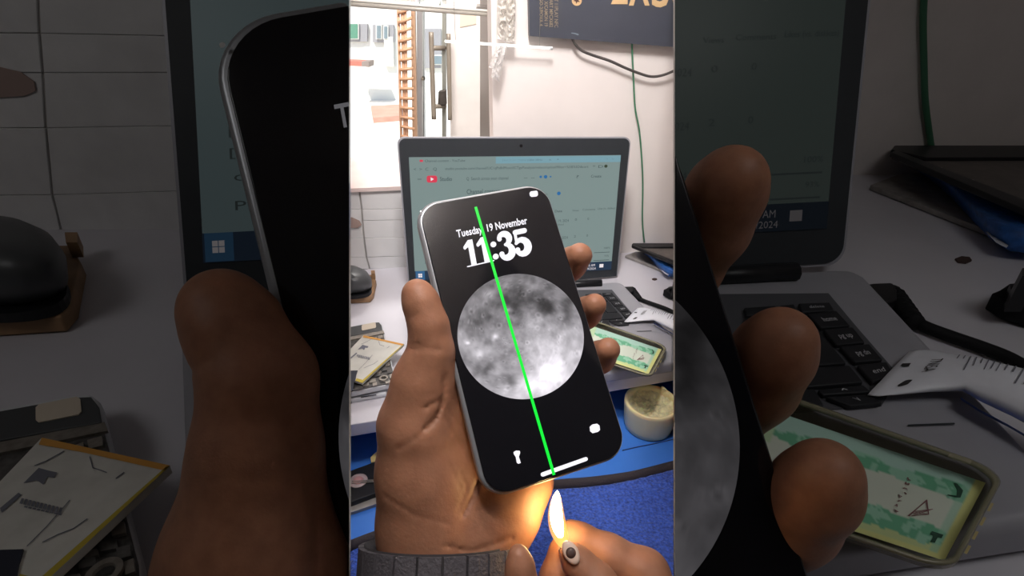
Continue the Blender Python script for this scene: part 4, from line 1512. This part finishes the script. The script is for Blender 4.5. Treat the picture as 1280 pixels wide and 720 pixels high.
# ------------------------------------------------------------------ small things of the counter, each in both bays that show it
def mouse_and_block(pl, lab_m, lab_b):
    hs = pl.hs
    # wooden board
    bt = 0.010
    q = [(415, 343), (466, 343), (470, 350), (466.5, 366), (462, 371), (415, 374)]
    o = prism('wood_block', [pl.g(x, y, bt) for x, y in q], Vector((0, 0, -bt * hs * 0.95)), M_WOOD, bay=pl.bay, bevel=0.0015 * hs)
    tag(o, lab_b, 'block', 'wooden blocks under the mice')
    root = empty('computer_mouse', pl.g(445, 365, bt), lab_m, 'mouse', 'dark computer mice')
    # shell: stacked sections, widest low, domed; centred at x 432 in the view
    def section(cx, cy, rx, ry, z, n=36, pw=2.5):
        pts = []
        for k_ in range(n):
            a = 2 * math.pi * k_ / n
            c_, s_ = math.cos(a), math.sin(a)
            pts.append(pl.g(cx + rx * abs(c_) ** (2 / pw) * (1 if c_ >= 0 else -1), cy + ry * abs(s_) ** (2 / pw) * (1 if s_ >= 0 else -1), z))
        return pts
    secs = [section(432, 358.5, 31, 10.5, bt + 0.0005), section(432, 356, 33, 11.3, bt + 0.005), section(432, 350.5, 32.5, 12, bt + 0.016),
            section(431, 344.5, 29, 11.2, bt + 0.026), section(430, 340, 22, 8.8, bt + 0.033), section(429, 337.5, 12, 5.4, bt + 0.036), section(429, 337, 4, 2, bt + 0.0365)]
    vs, fs = [], []
    for s_ in secs:
        vs += s_
    n = 36
    for i in range(len(secs) - 1):
        for k_ in range(n):
            fs.append((i * n + k_, i * n + (k_ + 1) % n, (i + 1) * n + (k_ + 1) % n, (i + 1) * n + k_))
    fs.append(tuple(range(n - 1, -1, -1)))
    fs.append(tuple(range((len(secs) - 1) * n, len(secs) * n)))
    mk('shell', vs, fs, M_MOUSE, root, bay=pl.bay, smooth=True)
    base = section(432, 360, 32.5, 10.2, bt + 0.0055)
    prism('base', base, Vector((0, 0, -0.0052 * hs)), M_BLACK, root, bay=pl.bay)
    prism('block_peg', [pl.g(x, y, bt + 0.010) for x, y in ((463.5, 338), (468.5, 338), (468.5, 342), (464, 342))], Vector((0, 0, -0.0098 * hs)), M_WOOD, o, bay=pl.bay)
    wheel = [pl.g(437, 343, bt + 0.0325), pl.g(441, 341.5, bt + 0.0325), pl.g(441, 349, bt + 0.0265), pl.g(437, 350, bt + 0.0265)]
    prism('scroll_wheel', wheel, Vector((0, 0, -0.006 * hs)), M_BLACKMATTE, root, bay=pl.bay, bevel=0.001 * hs)


mouse_and_block(MID, 'dark grey computer mouse on a wooden block left of the lit laptop', 'small pale wooden block under the mouse by the lit laptop')
mouse_and_block(LEFT, 'large dark mouse on a wooden block in the shaded left bay', 'large wooden block under the mouse in the shaded left bay')


def repair_phone(pl, lab_p, lab_b, lab_w):
    hs = pl.hs
    o = lambda x, y: (438 + x / 6.55, 390 + y / 6.55)       # from the enlarged view
    root = empty('opened_phone', pl.g(465, 450), lab_p, 'phone', 'opened phones under repair')
    z0 = 0.016
    body = [(-160, 140), (190, 80), (232, 76), (258, 96), (366, 520), (368, 560), (345, 585), (40, 650), (-160, 690)]
    prism('rim', [pl.g(*o(x, y), z0 - 0.0015) for x, y in body], Vector((0, 0, -0.0065 * hs)), M_PHONEWHITE, root, bay=pl.bay, bevel=0.0012 * hs)
    cx, cy = 120, 370
    inner = [(cx + (x - cx) * 0.955, cy + (y - cy) * 0.955) for x, y in body]
    prism('midframe', [pl.g(*o(x, y), z0) for x, y in inner], Vector((0, 0, -0.0016 * hs)), M_PCB, root, bay=pl.bay, bevel=0.0005 * hs)
    top = [(-160, 150), (195, 86), (235, 84), (255, 110), (262, 150), (-160, 225)]
    prism('speaker_cover', [pl.g(*o(x, y), z0 + 0.0016) for x, y in top], Vector((0, 0, -0.0014 * hs)), mat('dark_grey_cover', srgb(66, 68, 70), 0.5), root, bay=pl.bay, bevel=0.0004 * hs)
    lbl = [(92, 112), (100, 104), (198, 84), (207, 90), (210, 122), (202, 130), (100, 150), (92, 144)]
    prism('sticker', [pl.g(*o(x, y), z0 + 0.0021) for x, y in lbl], Vector((0, 0, -0.0004 * hs)), M_CREAMLABEL, root, bay=pl.bay)
    rail = [(-160, 232), (270, 150), (278, 172), (-160, 262)]
    prism('metal_rail', [pl.g(*o(x, y), z0 + 0.0012) for x, y in rail], Vector((0, 0, -0.0011 * hs)), M_CHIP, root, bay=pl.bay)
    chips = [(285, 410, 320, 440), (255, 455, 300, 480), (200, 500, 245, 525), (300, 470, 335, 500), (150, 545, 205, 575), (180, 575, 215, 600), (240, 520, 310, 570), (320, 505, 345, 540), (285, 560, 335, 580),
             (90, 575, 150, 605), (40, 600, 95, 630), (225, 190, 262, 215), (190, 205, 215, 228), (270, 240, 285, 300), (300, 380, 318, 405), (215, 480, 250, 498)]
    for (a, b_, c_, d) in chips:
        m_ = M_CHIP if (a + b_) % 2 else M_PCB
        prism('chip', [pl.g(*o(x, y), z0 + 0.0013) for x, y in ((a, b_ + 6), (c_, b_ - 4), (c_ + 4, d - 5), (a + 4, d + 4))], Vector((0, 0, -0.0012 * hs)), m_, root, bay=pl.bay)
    ring_c = pl.g(*o(272, 545), z0 + 0.001)
    rs = 0.0052 * hs * (0.92 if pl is MID else 0.8)
    mk('camera_ring', *lathe_data([(rs, 0), (rs, 0.0012 * hs), (rs * 0.62, 0.0012 * hs), (rs * 0.55, 0.0003 * hs)], ring_c, 28), M_CHIP, root, bay=pl.bay, smooth=False)
    # white slab underneath (a charging plate end)
    lo_ = [(-60, 690), (285, 632), (296, 640), (290, 668), (-60, 728)]
    prism('lower_edge', [pl.g(*o(x, y), 0.0050) for x, y in lo_], Vector((0, 0, -0.0045 * hs)), M_PHONEWHITE, root, bay=pl.bay, bevel=0.001 * hs)
    holes = [stroke_on(lambda x, y: pl.g(*o(x, y), 0.0053), [(90 + i * 14, 697 - i * 2.2), (96 + i * 14, 696 - i * 2.2)], [5, 5]) for i in range(9)]
    mk('speaker_hole', *merge(*holes), M_INKDARK, root, bay=pl.bay, solid=False)
    # battery lying across
    zb = z0 + 0.0055
    bat = empty('phone_battery', pl.g(470, 440, z0 + 0.003), lab_b, 'battery', 'loose white batteries')
    bq = [(106, 190), (440, 262), (98, 580), (-190, 500)]
    slab = prism('cell', [pl.g(*o(x, y), zb) for x, y in bq], Vector((0, 0, -0.0030 * hs)), M_BATTERY, bat, bay=pl.bay, bevel=0.0004 * hs)
    tp = lambda x, y: pl.g(*o(x, y), zb + 0.0003)
    mk('amber_strip', *merge(poly_on(tp, [(108, 190), (440, 262), (425, 275), (300, 247), (205, 226), (100, 208)])), M_KAPTON, bat, bay=pl.bay, solid=False)
    mk('yellow_strip', *merge(poly_on(tp, [(440, 262), (428, 266), (84, 570), (98, 580)]), poly_on(tp, [(98, 580), (40, 562), (52, 542), (104, 556)])), M_YELLOWEDGE, bat, bay=pl.bay, solid=False)
    mk('yellow_side', *poly_on(lambda x, y: pl.g(x[0], x[1], y), [(o(440, 263), zb), (o(98, 581), zb), (o(98, 583), zb - 0.003), (o(441, 268), zb - 0.003)]), M_YELLOWEDGE, bat, bay=pl.bay, solid=False)
    ink = [poly_on(tp, [(100, 268), (125, 275), (148, 280), (140, 294), (122, 292), (112, 312), (95, 300), (60, 308)]),
           poly_on(tp, [(0, 372), (48, 332), (56, 338), (4, 384)]),
           stroke_on(tp, [(232, 240), (240, 268), (262, 275), (275, 280)], [1.5] * 4), stroke_on(tp, [(180, 352), (120, 420), (70, 470)], [1.2] * 3),
           stroke_on(tp, [(225, 400), (190, 425), (150, 440), (110, 460)], [1.3] * 4), stroke_on(tp, [(320, 280), (300, 295)], [1.4] * 2),
           stroke_on(tp, [(165, 225), (120, 250), (90, 262)], [1.2] * 3)]
    for i in range(11):
        ink.append(poly_on(tp, [(56 + i * 10, 346 + i * 2.4), (62 + i * 10, 347.4 + i * 2.4), (58 + i * 10, 362 + i * 2.4), (50 + i * 10, 360 + i * 2.4)]))
    for i in range(9):
        ink.append(poly_on(tp, [(64 + i * 11, 366 + i * 2.4), (72 + i * 11, 367.4 + i * 2.4), (70 + i * 11, 372 + i * 2.4), (61 + i * 11, 370 + i * 2.4)]))
    mk('ink_mark', *merge(*ink), M_INK, bat, bay=pl.bay, solid=False)
    mk('navy_tape', *prism_data([pl.g(*o(x, y), zb + 0.0008) for x, y in ((-120, 500), (-4, 480), (60, 478), (48, 515), (42, 545), (30, 580), (20, 640), (-120, 660))], Vector((0, 0, -0.0006 * hs))), M_NAVYTAPE, bat, bay=pl.bay)


repair_phone(MID, 'opened phone with bare circuit parts at the lit counter edge', 'white battery with amber tape edges on the opened phone, lit', None)
repair_phone(LEFT, 'large opened phone with bare circuit parts in the shaded left bay', 'large white battery with amber tape edges in the shaded left bay', None)

ZR = lambda x, y: unzoom(x, y)


def note_color(u, v):
    """Printed colours of the banknote."""
    c = np.array([0.60, 0.66, 0.56])
    n = float(fbm(np.array([u * 9.0]), np.array([v * 6.0]), 5)[0])
    n2 = float(fbm(np.array([u * 26.0]), np.array([v * 15.0]), 9)[0])
    green = np.array([0.14, 0.42, 0.25])
    pale = np.array([0.30, 0.58, 0.42])
    teal = np.array([0.28, 0.60, 0.52])
    yell = np.array([0.64, 0.66, 0.26])
    band = v + (n - 0.5) * 0.22
    if band < 0.14:
        c = teal * 0.6 + c * 0.4
    elif band < 0.30:
        c = green if n2 > 0.47 else pale
    elif band > 0.86:
        c = yell * 0.7 + pale * 0.3
    elif band > 0.70:
        c = green if n2 > 0.45 else pale
    if u > 0.93:
        c = pale * 0.6 + c * 0.4
    if u > 0.965 or v > 0.95:
        c = yell
    if u < 0.22 and v < 0.35:
        c = yell * 0.5 + teal * 0.5
    return c


def case_and_note(pl, lab_c, lab_n):
    hs = pl.hs
    zb = 0.0205
    root = empty('phone_case', pl.g(780, 440, zb), lab_c, 'phone case', 'clear phone cases')
    # outline of the case in the enlarged view
    TLc, TRc, BRc, BLc = [Vector(ZR(*p)) for p in ((905, 466), (1258, 590), (1190, 716), (862, 606))]

    def f(u, v, z):
        q = TLc.lerp(TRc, u).lerp(BLc.lerp(BRc, u), v)
        return pl.g(q.x, q.y, z)
    outl = [(0.5 + x, 0.5 + y) for x, y in round_rect(1.0, 1.0, 0.13, 6)]
    # make corners rounder across than along
    prism('back_panel', [f(u, v, zb + 0.0016) for u, v in outl], Vector((0, 0, -0.0014 * hs)), M_CASE, root, bay=pl.bay)
    cen = (0.5, 0.5)
    n = len(outl)
    vs, fs = [], []
    prof = [(0.985, 0.0), (1.005, 0.004), (1.0, 0.0095), (0.975, 0.0105), (0.955, 0.0095), (0.95, 0.002)]
    for (s_, z) in prof:
        for (u, v) in outl:
            vs.append(f(0.5 + (u - 0.5) * s_, 0.5 + (v - 0.5) * (1 - (1 - s_) * 2.0), zb + z))
    for i in range(len(prof)):
        i2 = (i + 1) % len(prof)
        for k_ in range(n):
            fs.append((i * n + k_, i * n + (k_ + 1) % n, i2 * n + (k_ + 1) % n, i2 * n + k_))
    mk('rim', vs, fs, M_CASERIM, root, bay=pl.bay, smooth=True)
    # port openings on the short end
    for a in (0.30, 0.44, 0.58, 0.72):
        prism('port_slot', [f(1.004, a, zb + 0.007), f(1.004, a + 0.08, zb + 0.007), f(1.004, a + 0.08, zb + 0.0035), f(1.004, a, zb + 0.0035)],
              (f(1.0, 0.5, zb) - f(0.99, 0.5, zb)), mat('amber_silicone', srgb(186, 170, 120), 0.3), root, bay=pl.bay)
    prism('button_cutout', [f(u, v, zb + 0.0112) for u, v in ((0.80, 0.0), (0.88, 0.0), (0.88, 0.035), (0.80, 0.035))], Vector((0, 0, -0.0006 * hs)), M_CASE, root, bay=pl.bay)
    # banknote
    nn = empty('banknote', pl.g(780, 440, zb + 0.003), lab_n, 'banknote', 'green banknotes in phone cases')
    nu_, nv_ = 90, 44
    vs, fs, cs = [], [], []
    for j in range(nv_ + 1):
        for i in range(nu_ + 1):
            u, v = i / nu_, j / nv_
            wob = 0.0011 * math.sin(u * 7 + v * 3) * math.sin(v * 5 + 0.5) + 0.0016
            vs.append(f(0.02 + 0.935 * u, 0.17 + 0.77 * v - 0.02 * u, zb + 0.0026 + wob))
            cs.append((*note_color(u, v), 1))
    for j in range(nv_):
        for i in range(nu_):
            a = j * (nu_ + 1) + i
            fs.append((a, a + 1, a + nu_ + 2, a + nu_ + 1))
    mk('paper', vs, fs, M_NOTE, nn, bay=pl.bay, smooth=True, attr=cs, solid=False)
    pf = lambda u, v: f(0.02 + 0.935 * u, 0.17 + 0.77 * v - 0.02 * u, zb + 0.0026 + 0.0011 * math.sin(u * 7 + v * 3) * math.sin(v * 5 + 0.5) + 0.0019)
    rnd = random.Random(4)
    marks = []
    # an upright row of small curled characters, then a triangular sketch
    for k_ in range(8):
        v0 = 0.24 + k_ * 0.055
        u0 = 0.745 + rnd.uniform(-0.004, 0.004)
        pts = [(u0 + rnd.uniform(-0.010, 0.010), v0 + rnd.uniform(-0.015, 0.015)) for _ in range(5)]
        marks.append(stroke_on(pf, pts, [0.0022] * 5))
    for _ in range(3):
        marks.append(stroke_on(pf, [(0.805 + rnd.uniform(-.01, .01), 0.64), (0.835, 0.42 + rnd.uniform(-.02, .02)), (0.865, 0.55), (0.81, 0.60 + rnd.uniform(-.03, .03)), (0.87, 0.48)], [0.002] * 5))
    mk('printed_mark', *merge(*marks), mat('red_brown_print', srgb(128, 92, 92), 0.8), nn, bay=pl.bay, solid=False)
    gd = [poly_on(pf, [(0.905, 0.72), (0.95, 0.72), (0.95, 0.765), (0.935, 0.765), (0.935, 0.84), (0.918, 0.84), (0.918, 0.765), (0.905, 0.765)]),
          stroke_on(pf, [(0.905, 0.12), (0.93, 0.17), (0.935, 0.25), (0.90, 0.27)], [0.007, 0.010, 0.008, 0.005])]
    for g_ in gd:
        mk('numeral_mark', *g_, mat('dark_green_print', srgb(44, 78, 62), 0.8), nn, bay=pl.bay, solid=False)


case_and_note(MID, 'clear smoky phone case resting on the lit laptop front', 'green and white banknote inside the clear case, brightly lit')
case_and_note(RIGHT, 'large clear smoky phone case in the shaded right bay', 'large green banknote inside the clear case in the shaded right bay')


def glue_tube(pl, lab):
    hs = pl.hs
    z = 0.0195
    root = empty('glue_tube', pl.g(*ZR(1180, 490), z), lab, 'tube', 'white paste tubes')
    # stations: top edge and bottom edge points (enlarged view), thickness
    st = [((1137, 439), (1084, 494), 0.0010), ((1150, 437.5), (1098, 496), 0.0014), ((1166, 441), (1118, 497), 0.0035), ((1190, 452), (1160, 496), 0.0065), ((1215, 462), (1200, 496.5), 0.0090),
          ((1245, 473), (1222, 511), 0.0105), ((1285, 485), (1258, 530), 0.0115), ((1340, 505), (1310, 560), 0.0125), ((1400, 530), (1370, 590), 0.0125)]
    n = 18
    vs, fs = [], []
    for (a, b_, th) in st:
        pa, pb = pl.g(*ZR(*a), z + 0.002), pl.g(*ZR(*b_), z + 0.002)
        for k_ in range(n):
            an = 2 * math.pi * k_ / n
            t = 0.5 + 0.5 * math.cos(an)
            p = pb.lerp(pa, t)
            vs.append(p + Vector((0, 0, (th * (0.5 + 0.5 * math.sin(an)) - 0.0005) * hs)))
    for i in range(len(st) - 1):
        for k_ in range(n):
            fs.append((i * n + k_, i * n + (k_ + 1) % n, (i + 1) * n + (k_ + 1) % n, (i + 1) * n + k_))
    fs.append(tuple(range(n - 1, -1, -1)))
    fs.append(tuple(range((len(st) - 1) * n, len(st) * n)))
    body = mk('tube_body', vs, fs, M_TUBEWHITE, root, bay=pl.bay, smooth=True)

    def surf(u, v, lift=0.0004):
        """u along 0..1 of the stations, v across 0 (far edge) .. 1 (near edge), on the upper face"""
        x = u * (len(st) - 1)
        i = min(int(x), len(st) - 2)
        t = x - i
        a = Vector(st[i][0]).lerp(Vector(st[i + 1][0]), t)
        b_ = Vector(st[i][1]).lerp(Vector(st[i + 1][1]), t)
        th = st[i][2] + (st[i + 1][2] - st[i][2]) * t
        pa, pb = pl.g(*ZR(a.x, a.y), z + 0.002), pl.g(*ZR(b_.x, b_.y), z + 0.002)
        s_ = math.sqrt(max(0, 1 - (2 * v - 1) ** 2))
        return pa.lerp(pb, v) + Vector((0, 0, (th * (0.5 + 0.5 * s_) - 0.0005 + lift) * hs))
    lines = []
    rnd = random.Random(9)
    for i in range(16):
        u = 0.40 + i * 0.030
        v0 = 0.10 + rnd.uniform(-0.02, 0.03)
        v1 = 0.55 + rnd.uniform(-0.12, 0.18) if i > 1 else 0.3
        lines.append(stroke_on(surf, [(u, v0 + (v1 - v0) * k_ / 6) for k_ in range(7)], [0.0030] * 7))
    mk('small_print', *merge(*lines), M_INK, root, bay=pl.bay, solid=False)
    mk('batch_text', *text_on('TNI5A', lambda u, v: surf(u, v), 0.285, 0.30, 0.055, 0.34, vert=True), M_INKDARK, root, bay=pl.bay, solid=False)
    mk('crimp_mark', *poly_on(surf, [(0.07, 0.36), (0.16, 0.38), (0.165, 0.46), (0.07, 0.42)]), M_INKDARK, root, bay=pl.bay, solid=False)
    mk('crimp_mark', *stroke_on(surf, [(0.24, 0.86), (0.255, 0.80)], [0.03, 0.02]), M_INKDARK, root, bay=pl.bay, solid=False)
    # blue stripe along the near underside
    vs, fs = [], []
    for i, (a, b_, th) in enumerate(st[4:]):
        for (dy, zz) in ((0.0, 0.0045), (3.2, 0.0008)):
            vs.append(pl.g(*ZR(b_[0] + 1, b_[1] + dy), z + zz))
    for i in range(len(st) - 5):
        fs.append((2 * i, 2 * i + 1, 2 * i + 3, 2 * i + 2))
    mk('blue_stripe', vs, fs, M_TUBEBLUE, root, bay=pl.bay, solid=False)


glue_tube(MID, 'white flattened paste tube lying on the lit laptop palm rest')
glue_tube(RIGHT, 'large white flattened paste tube in the shaded right bay')


def charger_cable(pl, lab):
    hs = pl.hs
    root = empty('charger_cable', pl.g(*ZR(1110, 365), 0), lab, 'cable', 'black charger leads')
    prism('plug', [pl.g(*ZR(x, y), 0.012) for x, y in ((1074, 356), (1090, 353), (1116, 352), (1122, 358), (1123, 372), (1104, 380))], Vector((0, 0, -0.011 * hs)), M_BLACK, root, bay=pl.bay, bevel=0.002 * hs)
    pts = [pl.g(*ZR(x, y), 0.0055) for x, y in ((1112, 368), (1128, 388), (1146, 404))]
    tube('strain_relief', pts, lambda t: (0.0060 - 0.0022 * t) * hs, M_BLACKMATTE, root, bay=pl.bay, seg=12)
    pts = [pl.g(*ZR(x, y), 0.0038) for x, y in ((1142, 401), (1160, 410), (1190, 421), (1230, 435), (1262, 448), (1300, 470), (1360, 500))]
    tube('lead', pts, 0.0030 * hs, M_BLACKMATTE, root, bay=pl.bay)
    for i in range(7):
        t = i / 6
        p = pl.g(*ZR(1116 + 28 * t, 373 + 30 * t), 0.0055)
        d = (pl.g(*ZR(1144, 403), 0.0055) - pl.g(*ZR(1116, 373), 0.0055)).normalized()
        tube('relief_ridge', [p - d * 0.0004 * hs, p + d * 0.0004 * hs], (0.0066 - 0.0022 * t) * hs, M_BLACKMATTE, root, bay=pl.bay, n=1, seg=12)


charger_cable(MID, 'black charger plug and lead beside the lit laptop')
charger_cable(RIGHT, 'large black charger plug and lead in the shaded right bay')


def scrap_stack(pl, tail):
    hs = pl.hs
    g = lambda x, y, z: pl.g(*ZR(x, y), z)
    o = prism('metal_plate', [g(1088, 231, 0.005), g(1130, 215, 0.005), g(1330, 225, 0.005), g(1330, 318, 0.005), g(1215, 280, 0.005)], Vector((0, 0, -0.0045 * hs)), M_BOARDGREY, bay=pl.bay, bevel=0.0008 * hs)
    tag(o, ('large ' if pl is RIGHT else '') + 'thin grey metal plate lowest in the scrap stack ' + tail, 'plate', 'grey plates under the bags')
    # bag: soft wedge
    bag = empty('plastic_bag', g(1220, 270, 0.006), ('large ' if pl is RIGHT else '') + 'crumpled blue plastic bag between plate and panel ' + tail, 'bag', 'blue bags in the scrap stacks')
    e1 = [(1134, 206), (1160, 222), (1190, 248), (1218, 278), (1240, 300), (1262, 314), (1300, 318), (1360, 322)]
    vs, fs = [], []
    rnd = random.Random(2)
    for i, (x, y) in enumerate(e1):
        t = i / (len(e1) - 1)
        a = g(x, y, 0.0072)
        top = g(x + 4, y - 4 - 30 * t, 0.0165 + 0.006 * t)
        b_ = g(x + 90, y - 60 * t - 2, 0.0165)
        c_ = g(x + 95, y - 40 * t, 0.007)
        j = lambda: Vector((rnd.uniform(-1, 1), rnd.uniform(-1, 1), rnd.uniform(-0.5, 0.5))) * 0.001 * hs
        vs += [a, a.lerp(top, 0.5) + j() * 1.5, top + j(), b_, c_]
    for i in range(len(e1) - 1):
        for k_ in range(5):
            k2 = (k_ + 1) % 5
            fs.append((i * 5 + k_, i * 5 + k2, (i + 1) * 5 + k2, (i + 1) * 5 + k_))
    fs.append((4, 3, 2, 1, 0))
    fs.append(tuple((len(e1) - 1) * 5 + k_ for k_ in range(5)))
    mk('bag_film', vs, fs, M_BLUEBAG, bag, bay=pl.bay, smooth=True)
    mk('yellow_print', *poly_on(lambda x, y: g(x, y, 0.0165), [(1222, 259), (1232, 256), (1246, 261), (1258, 268), (1244, 269), (1228, 265)]), M_YELLOWPAINT, bag, bay=pl.bay, solid=False)
    mk('white_print', *poly_on(lambda x, y: g(x, y, 0.0105), [(1232, 290), (1240, 289), (1262, 305), (1258, 310), (1245, 303)]), M_WHITEPRINT, bag, bay=pl.bay, solid=False)
    # black laptop bottom shell on top, with a raised rim
    sh = empty('laptop_shell', g(1230, 220, 0.024), ('large ' if pl is RIGHT else '') + 'dusty black laptop shell topping the scrap stack ' + tail, 'shell', 'black laptop shells')
    z = 0.030
    prism('plate', [g(1116, 193, z - 0.002), g(1119, 184, z - 0.002), g(1400, 184, z - 0.002), g(1400, 316, z - 0.002), g(1286, 264, z - 0.002)], Vector((0, 0, -0.004 * hs)), M_PANELTOP, sh, bay=pl.bay)
    prism('front_rim', [g(1113, 190, z + 0.001), g(1120, 187, z + 0.001), g(1294, 254, z + 0.001), g(1286, 264, z + 0.001)], Vector((0, 0, -0.0045 * hs)), M_BLACK, sh, bay=pl.bay, bevel=0.0012 * hs)
    prism('rear_rim', [g(1114, 187, z + 0.001), g(1118, 181.5, z + 0.001), g(1400, 181.5, z + 0.001), g(1400, 196, z + 0.001), g(1158, 197, z + 0.001)], Vector((0, 0, -0.0045 * hs)), M_BLACK, sh, bay=pl.bay, bevel=0.0012 * hs)
    for (x, y) in ((1190, 197), (1212, 226), (1238, 239), (1172, 211)):
        prism('screw_tab', [g(x - 6, y - 2, z), g(x + 5, y - 2, z), g(x + 8, y + 1, z), g(x - 3, y + 1, z)], Vector((0, 0, -0.0012 * hs)), M_BOARDGREY, sh, bay=pl.bay)
    # crumb of dirt
    o = prism('dirt_crumb', [g(x, y, 0.0012) for x, y in ((1194, 323), (1202, 320), (1212, 321), (1215, 325), (1208, 328), (1198, 327))], Vector((0, 0, -0.0011 * hs)), mat('brown_dirt', srgb(70, 54, 50), 0.9), bay=pl.bay)
    if o:
        tag(o, ('larger ' if pl is RIGHT else 'tiny ') + 'dark brown crumb on the white counter ' + tail, 'crumb', 'dirt crumbs')
    # black clip tool at the frame edge
    cl = empty('black_clip', g(1270, 375, 0), ('large ' if pl is RIGHT else 'small ') + 'black plastic clip on the counter below the scrap stack ' + tail, 'clip', 'black clips')
    prism('jaw', [g(x, y, 0.012) for x, y in ((1240, 366), (1250, 362), (1262, 354), (1300, 350), (1340, 352), (1340, 392), (1300, 388), (1262, 378))], Vector((0, 0, -0.010 * hs)), M_BLACKMATTE, cl, bay=pl.bay, bevel=0.001 * hs)
    prism('lug', [g(x, y, 0.016) for x, y in ((1262, 356), (1272, 353), (1274, 360), (1264, 364))], Vector((0, 0, -0.004 * hs)), M_BLACK, cl, bay=pl.bay)
    prism('post', [g(x, y, 0.030) for x, y in ((1278, 335), (1300, 335), (1300, 345), (1278, 345))], Vector((0, 0, -0.020 * hs)), M_BLACK, cl, bay=pl.bay)
    o = tube('black_lead', [g(x, y, 0.003) for x, y in ((1226, 462), (1246, 464), (1280, 474), (1340, 500))], 0.0028 * hs, M_BLACKMATTE, bay=pl.bay)
    if o:
        tag(o, ('large ' if pl is RIGHT else 'short ') + 'black lead end beside the paste tube ' + tail, 'cable', 'black lead ends')


scrap_stack(MID, 'on the lit counter')
scrap_stack(RIGHT, 'in the shaded right bay')

# ------------------------------------------------------------------ flux pot on the blue sheet
pot = empty('flux_pot', G(809, 533, MZ), 'cloudy plastic pot of crumbly yellow flux on the blue sheet', 'pot')
pc = G(809.5, 532, MZ)
R_ = 0.0298
prof = [(R_ * 0.80, 0.0), (R_ * 0.90, 0.0015), (R_ * 0.95, 0.008), (R_ * 1.0, 0.026), (R_ * 1.02, 0.033), (R_ * 1.02, 0.037), (R_ * 0.98, 0.0378), (R_ * 0.88, 0.0372), (R_ * 0.86, 0.033), (R_ * 0.84, 0.020)]
mk('pot_wall', *lathe_data(prof, pc, 56), M_WAX, pot, smooth=True)
fv, ff = [], []
nr, ns = 16, 56
rnd = np.random.RandomState(3)
for i in range(nr + 1):
    for k in range(ns):
        a = 2 * math.pi * k / ns
        r = R_ * 0.855 * i / nr
        x, y = r * math.cos(a), r * math.sin(a)
        h = 0.0245 + 0.007 * (i / nr) ** 2 + 0.011 * (float(fbm(np.array([x * 260 + 50]), np.array([y * 260 + 50]), 2)[0]) - 0.5) + 0.004 * (rnd.rand() - 0.5) * (1 - 0.5 * i / nr)
        fv.append(pc + Vector((x, y, min(h, 0.036))))
for i in range(nr):
    for k in range(ns):
        k2 = (k + 1) % ns
        ff.append((i * ns + k, i * ns + k2, (i + 1) * ns + k2, (i + 1) * ns + k))
mk('flux', fv, ff, M_FLUX, pot, smooth=True, solid=False)
prism('rim_chip', [pc + Vector((x, y, 0.0405)) for x, y in ((0.016, 0.019), (0.022, 0.016), (0.020, 0.022), (0.017, 0.024))], Vector((0, 0, -0.006)), M_WAX, pot, bevel=0.001)
# blue dish the pot stands beside: seam line across the sheet
seam = tube('sheet_seam', [G(x, y, MZ + 0.0006) for x, y in ((778, 563), (800, 558), (825, 553), (850, 547))], 0.0006, mat('seam_dark', srgb(40, 62, 110), 0.5), sheet, bay='C')

# ------------------------------------------------------------------ black module on the shelf at the left
mod = empty('camera_module', G(452, 604, MZ), 'black phone back part with pinkish lens window below the left counter edge', 'module')
zq = MZ + 0.010
prism('plate', [G(x, y, zq) for x, y in ((425, 592), (438, 588), (482, 572), (486, 610), (438, 628), (425, 632))], Vector((0, 0, -0.009)), M_BLACK, mod, bay='C', bevel=0.0012)
lc = G(448, 601, zq + 0.0006)
mk('lens_window', *lathe_data([(0.0092, 0.0), (0.0090, 0.0006), (0.0060, 0.0008), (0.0010, 0.0007)], lc, 28), mat('pinkish_glass', srgb(176, 158, 158), 0.25), mod, smooth=True, bay='C')
mk('lens_centre', *lathe_data([(0.0052, 0.0008), (0.0050, 0.0013), (0.0010, 0.0012)], lc, 24), mat('dull_pink', srgb(186, 140, 140), 0.4), mod, smooth=True, bay='C')
tube('wire_strand', [G(x, y, zq + 0.0020) for x, y in ((440, 601.5), (460, 600.5), (484, 599.5))], 0.0006, M_CHIP, mod, bay='C')
tube('wire_strand', [G(x, y, zq + 0.0020) for x, y in ((440, 604), (460, 602.5), (484, 602))], 0.0006, M_CHIP, mod, bay='C')
prism('lower_plate', [G(x, y, MZ + 0.004) for x, y in ((428, 634), (478, 612), (482, 626), (440, 640), (428, 644))], Vector((0, 0, -0.0038)), M_BOARDGREY, mod, bay='C')
o = prism('yellow_tag', [G(x, y, MZ + 0.006) for x, y in ((463, 572), (470, 565), (480, 566), (480, 574), (464, 578))], Vector((0, 0, -0.0055)), mat('cream_tag', srgb(206, 186, 120), 0.6), mod, bay='C')
